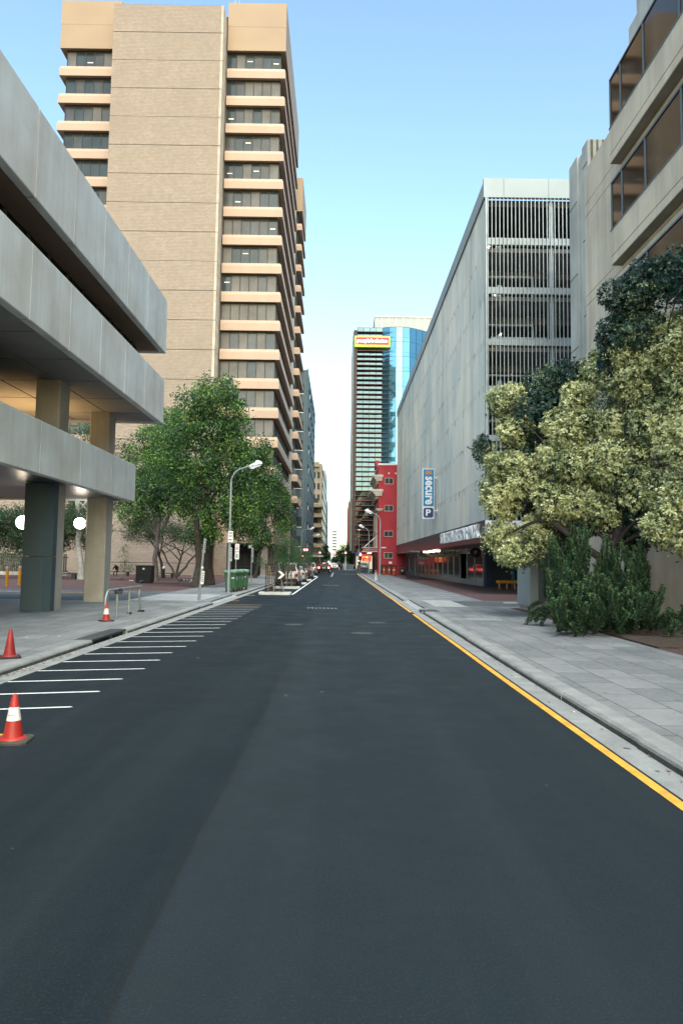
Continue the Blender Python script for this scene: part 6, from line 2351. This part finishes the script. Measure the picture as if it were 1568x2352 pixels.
dark = BB((1265, 900, 58, 62, 24.3), (1225, 960, 62, 66, 24.4), (1210, 1020, 50, 56, 24.5), (1290, 870, 46, 46, 24), (1107, 1030, 22, 34, 25.2), (1260, 1010, 46, 60, 24.2),
          (1440, 690, 62, 56, 20), (1500, 640, 66, 60, 19.6), (1420, 770, 52, 60, 20.4), (1550, 620, 62, 60, 19.2), (1405, 830, 40, 50, 21), (1470, 760, 60, 56, 20), (1600, 640, 60, 80, 19), (1480, 1170, 46, 60, 20.6), (1225, 1055, 46, 46, 24.4), (1345, 1200, 44, 36, 22.2), (1425, 1185, 46, 46, 21.4), (1460, 1240, 36, 34, 21.2), (1285, 1225, 34, 30, 22.9), (1330, 870, 34, 40, 23.6), (1230, 1170, 36, 50, 24.4))
cream = [(c, tuple(q * .9 for q in r_)) for c, r_ in cream]
b = MB()
limbs(b, (8.4, 21.2, FP), (8.6, 21.0, 3.6), .21, [x[0] for x in cream[::4]] + [x[0] for x in dark[::4]], 77, .10)
limbs(b, (8.5, 21.2, 1.8), (6.9, 22.2, 3.3), .13, [cream[5][0], cream[7][0], cream[2][0], dark[1][0]], 78, .09)
limbs(b, (8.7, 21.0, 2.4), (10.2, 19.6, 4.6), .10, [cream[18][0], cream[24][0], dark[8][0]], 79, .05)
build(b, 'trunk', 'bark_dark', t, True)
P_, N_ = crown_points(np.random.default_rng(200), lumps(cream, 207, 6, .60, .50), 46, .22, .09)
leaves('crown', t, 201, P_, N_, 8, 0, .112, .052, ['leaf_sage', 'leaf_butter', 'leaf_cream'], (2.4, 4, 3.8), True, .35)
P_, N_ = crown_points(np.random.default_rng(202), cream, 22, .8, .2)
leaves('inner_leaves', t, 203, P_, N_, 7, .1, .13, .06, ['leaf_pine', 'leaf_sage', 'leaf_butter'], (4, 4, 2))  # inner leaves mixed darker, so the shade between bunches is painted in
P_, N_ = crown_points(np.random.default_rng(204), lumps(dark, 208, 6, .60, .50), 44, .24, .10)
leaves('dark_foliage', t, 205, P_, N_, 8, 0, .115, .048, ['leaf_pine', 'leaf_pine_light', 'leaf_sage'], (6, 3.4, .35), True, .35)

# conifer-like bush of upright bottlebrush shoots
t = thing('conifer_bush', 'bushy dark green shrub of upright bristly shoots on the planting bed', 'shrub', (8.4, 18.6, FP))
rng = np.random.default_rng(300)
random.seed(300)
stems = MB()
PT, DR, TIP = [], [], []
YB = 19.0


def shoot(p, d, length, up=.5):
    p, d = Vector(p), Vector(d).normalized()
    n = max(6, int(length / .05))
    path = [p.copy()]
    for i in range(n):
        d = (d + Vector((random.gauss(0, .05), random.gauss(0, .05), up * .06))).normalized()
        p = p + d * (length / n)
        path.append(p.copy())
        if p.z < FP + .05:
            p.z = FP + .05
        for _ in range(16):
            PT.append(tuple(p))
            DR.append(tuple(d))
            TIP.append(i / n)
    stems.tube(path[::2] + [path[-1]], [.018] * (len(path[::2])) + [.006], 5)


hx = lambda px, Y: at(px, 1300, Y).x
for k in range(300):
    px = random.uniform(1272, 1490)
    Y = random.uniform(17.2, 20.6)
    x = hx(px, Y)
    q = (px - 1238) / 252
    hmax = 1.15 + 1.0 * math.exp(-((q - .30) / .34) ** 2) + (.55 if .5 < q < .95 else 0) * random.random()
    if Y < 18.2:
        hmax *= .62
    z0 = FP + random.random() ** 1.2 * hmax * .6
    l_ = random.uniform(.45, .95)
    out = Vector((random.gauss(0, .5), -.55 + random.gauss(0, .4), random.uniform(.15, .9)))
    shoot((x, Y, z0), out, l_, 1.7)
for k in range(80):                              # tall leaders
    px = random.choice([random.gauss(1296, 22), random.gauss(1335, 26), random.gauss(1420, 22), random.gauss(1455, 16)])
    Y = random.uniform(18.8, 20.6)
    shoot((hx(px, Y), Y, FP + random.uniform(.5, 1.2)), (random.gauss(0, .14), random.gauss(0, .12), 1), random.uniform(1.0, 2.0 if px < 1380 else 1.45), .4)
for k in range(9):                               # low sprays reaching onto the paving
    px = random.uniform(1240, 1262)
    shoot((hx(px, 20.4), 20.3 + random.uniform(-.3, .4), FP + random.uniform(.3, .7)), (-1, -.5, .12), random.uniform(.4, .8), -1.9)
for k in range(24):                              # small outliers along the bed to the right
    px, Y = random.uniform(1480, 1575), random.uniform(17.0, 19.0)
    shoot((hx(px, Y), Y, FP + random.uniform(0, .3)), (random.gauss(0, .5), -.2, 1), random.uniform(.2, .6), .8)
build(stems, 'sprays', 'bark_dark', t, True)
PT, DR, TIP = np.array(PT), np.array(DR), np.array(TIP)
m = len(PT)
rad = unit(np.cross(DR, rng.normal(size=(m, 3))))
nd_ = unit(rad + DR * .75)
L = (.10 * (1 - .45 * np.maximum(0, TIP - .7) / .3) * rng.uniform(.7, 1.15, m))[:, None]
sd = unit(np.cross(nd_, rng.normal(size=(m, 3))))
V = np.stack([PT - sd * .012, PT + sd * .012, PT + nd_ * L + sd * .011, PT + nd_ * L - sd * .011], 1).reshape(-1, 3)
raw_mesh('foliage', V, m, ['needle_dark', 'needle_tip'], (rng.random(m) < .10 + .55 * np.clip((TIP - .55) / .45, 0, 1)).astype(int), t)
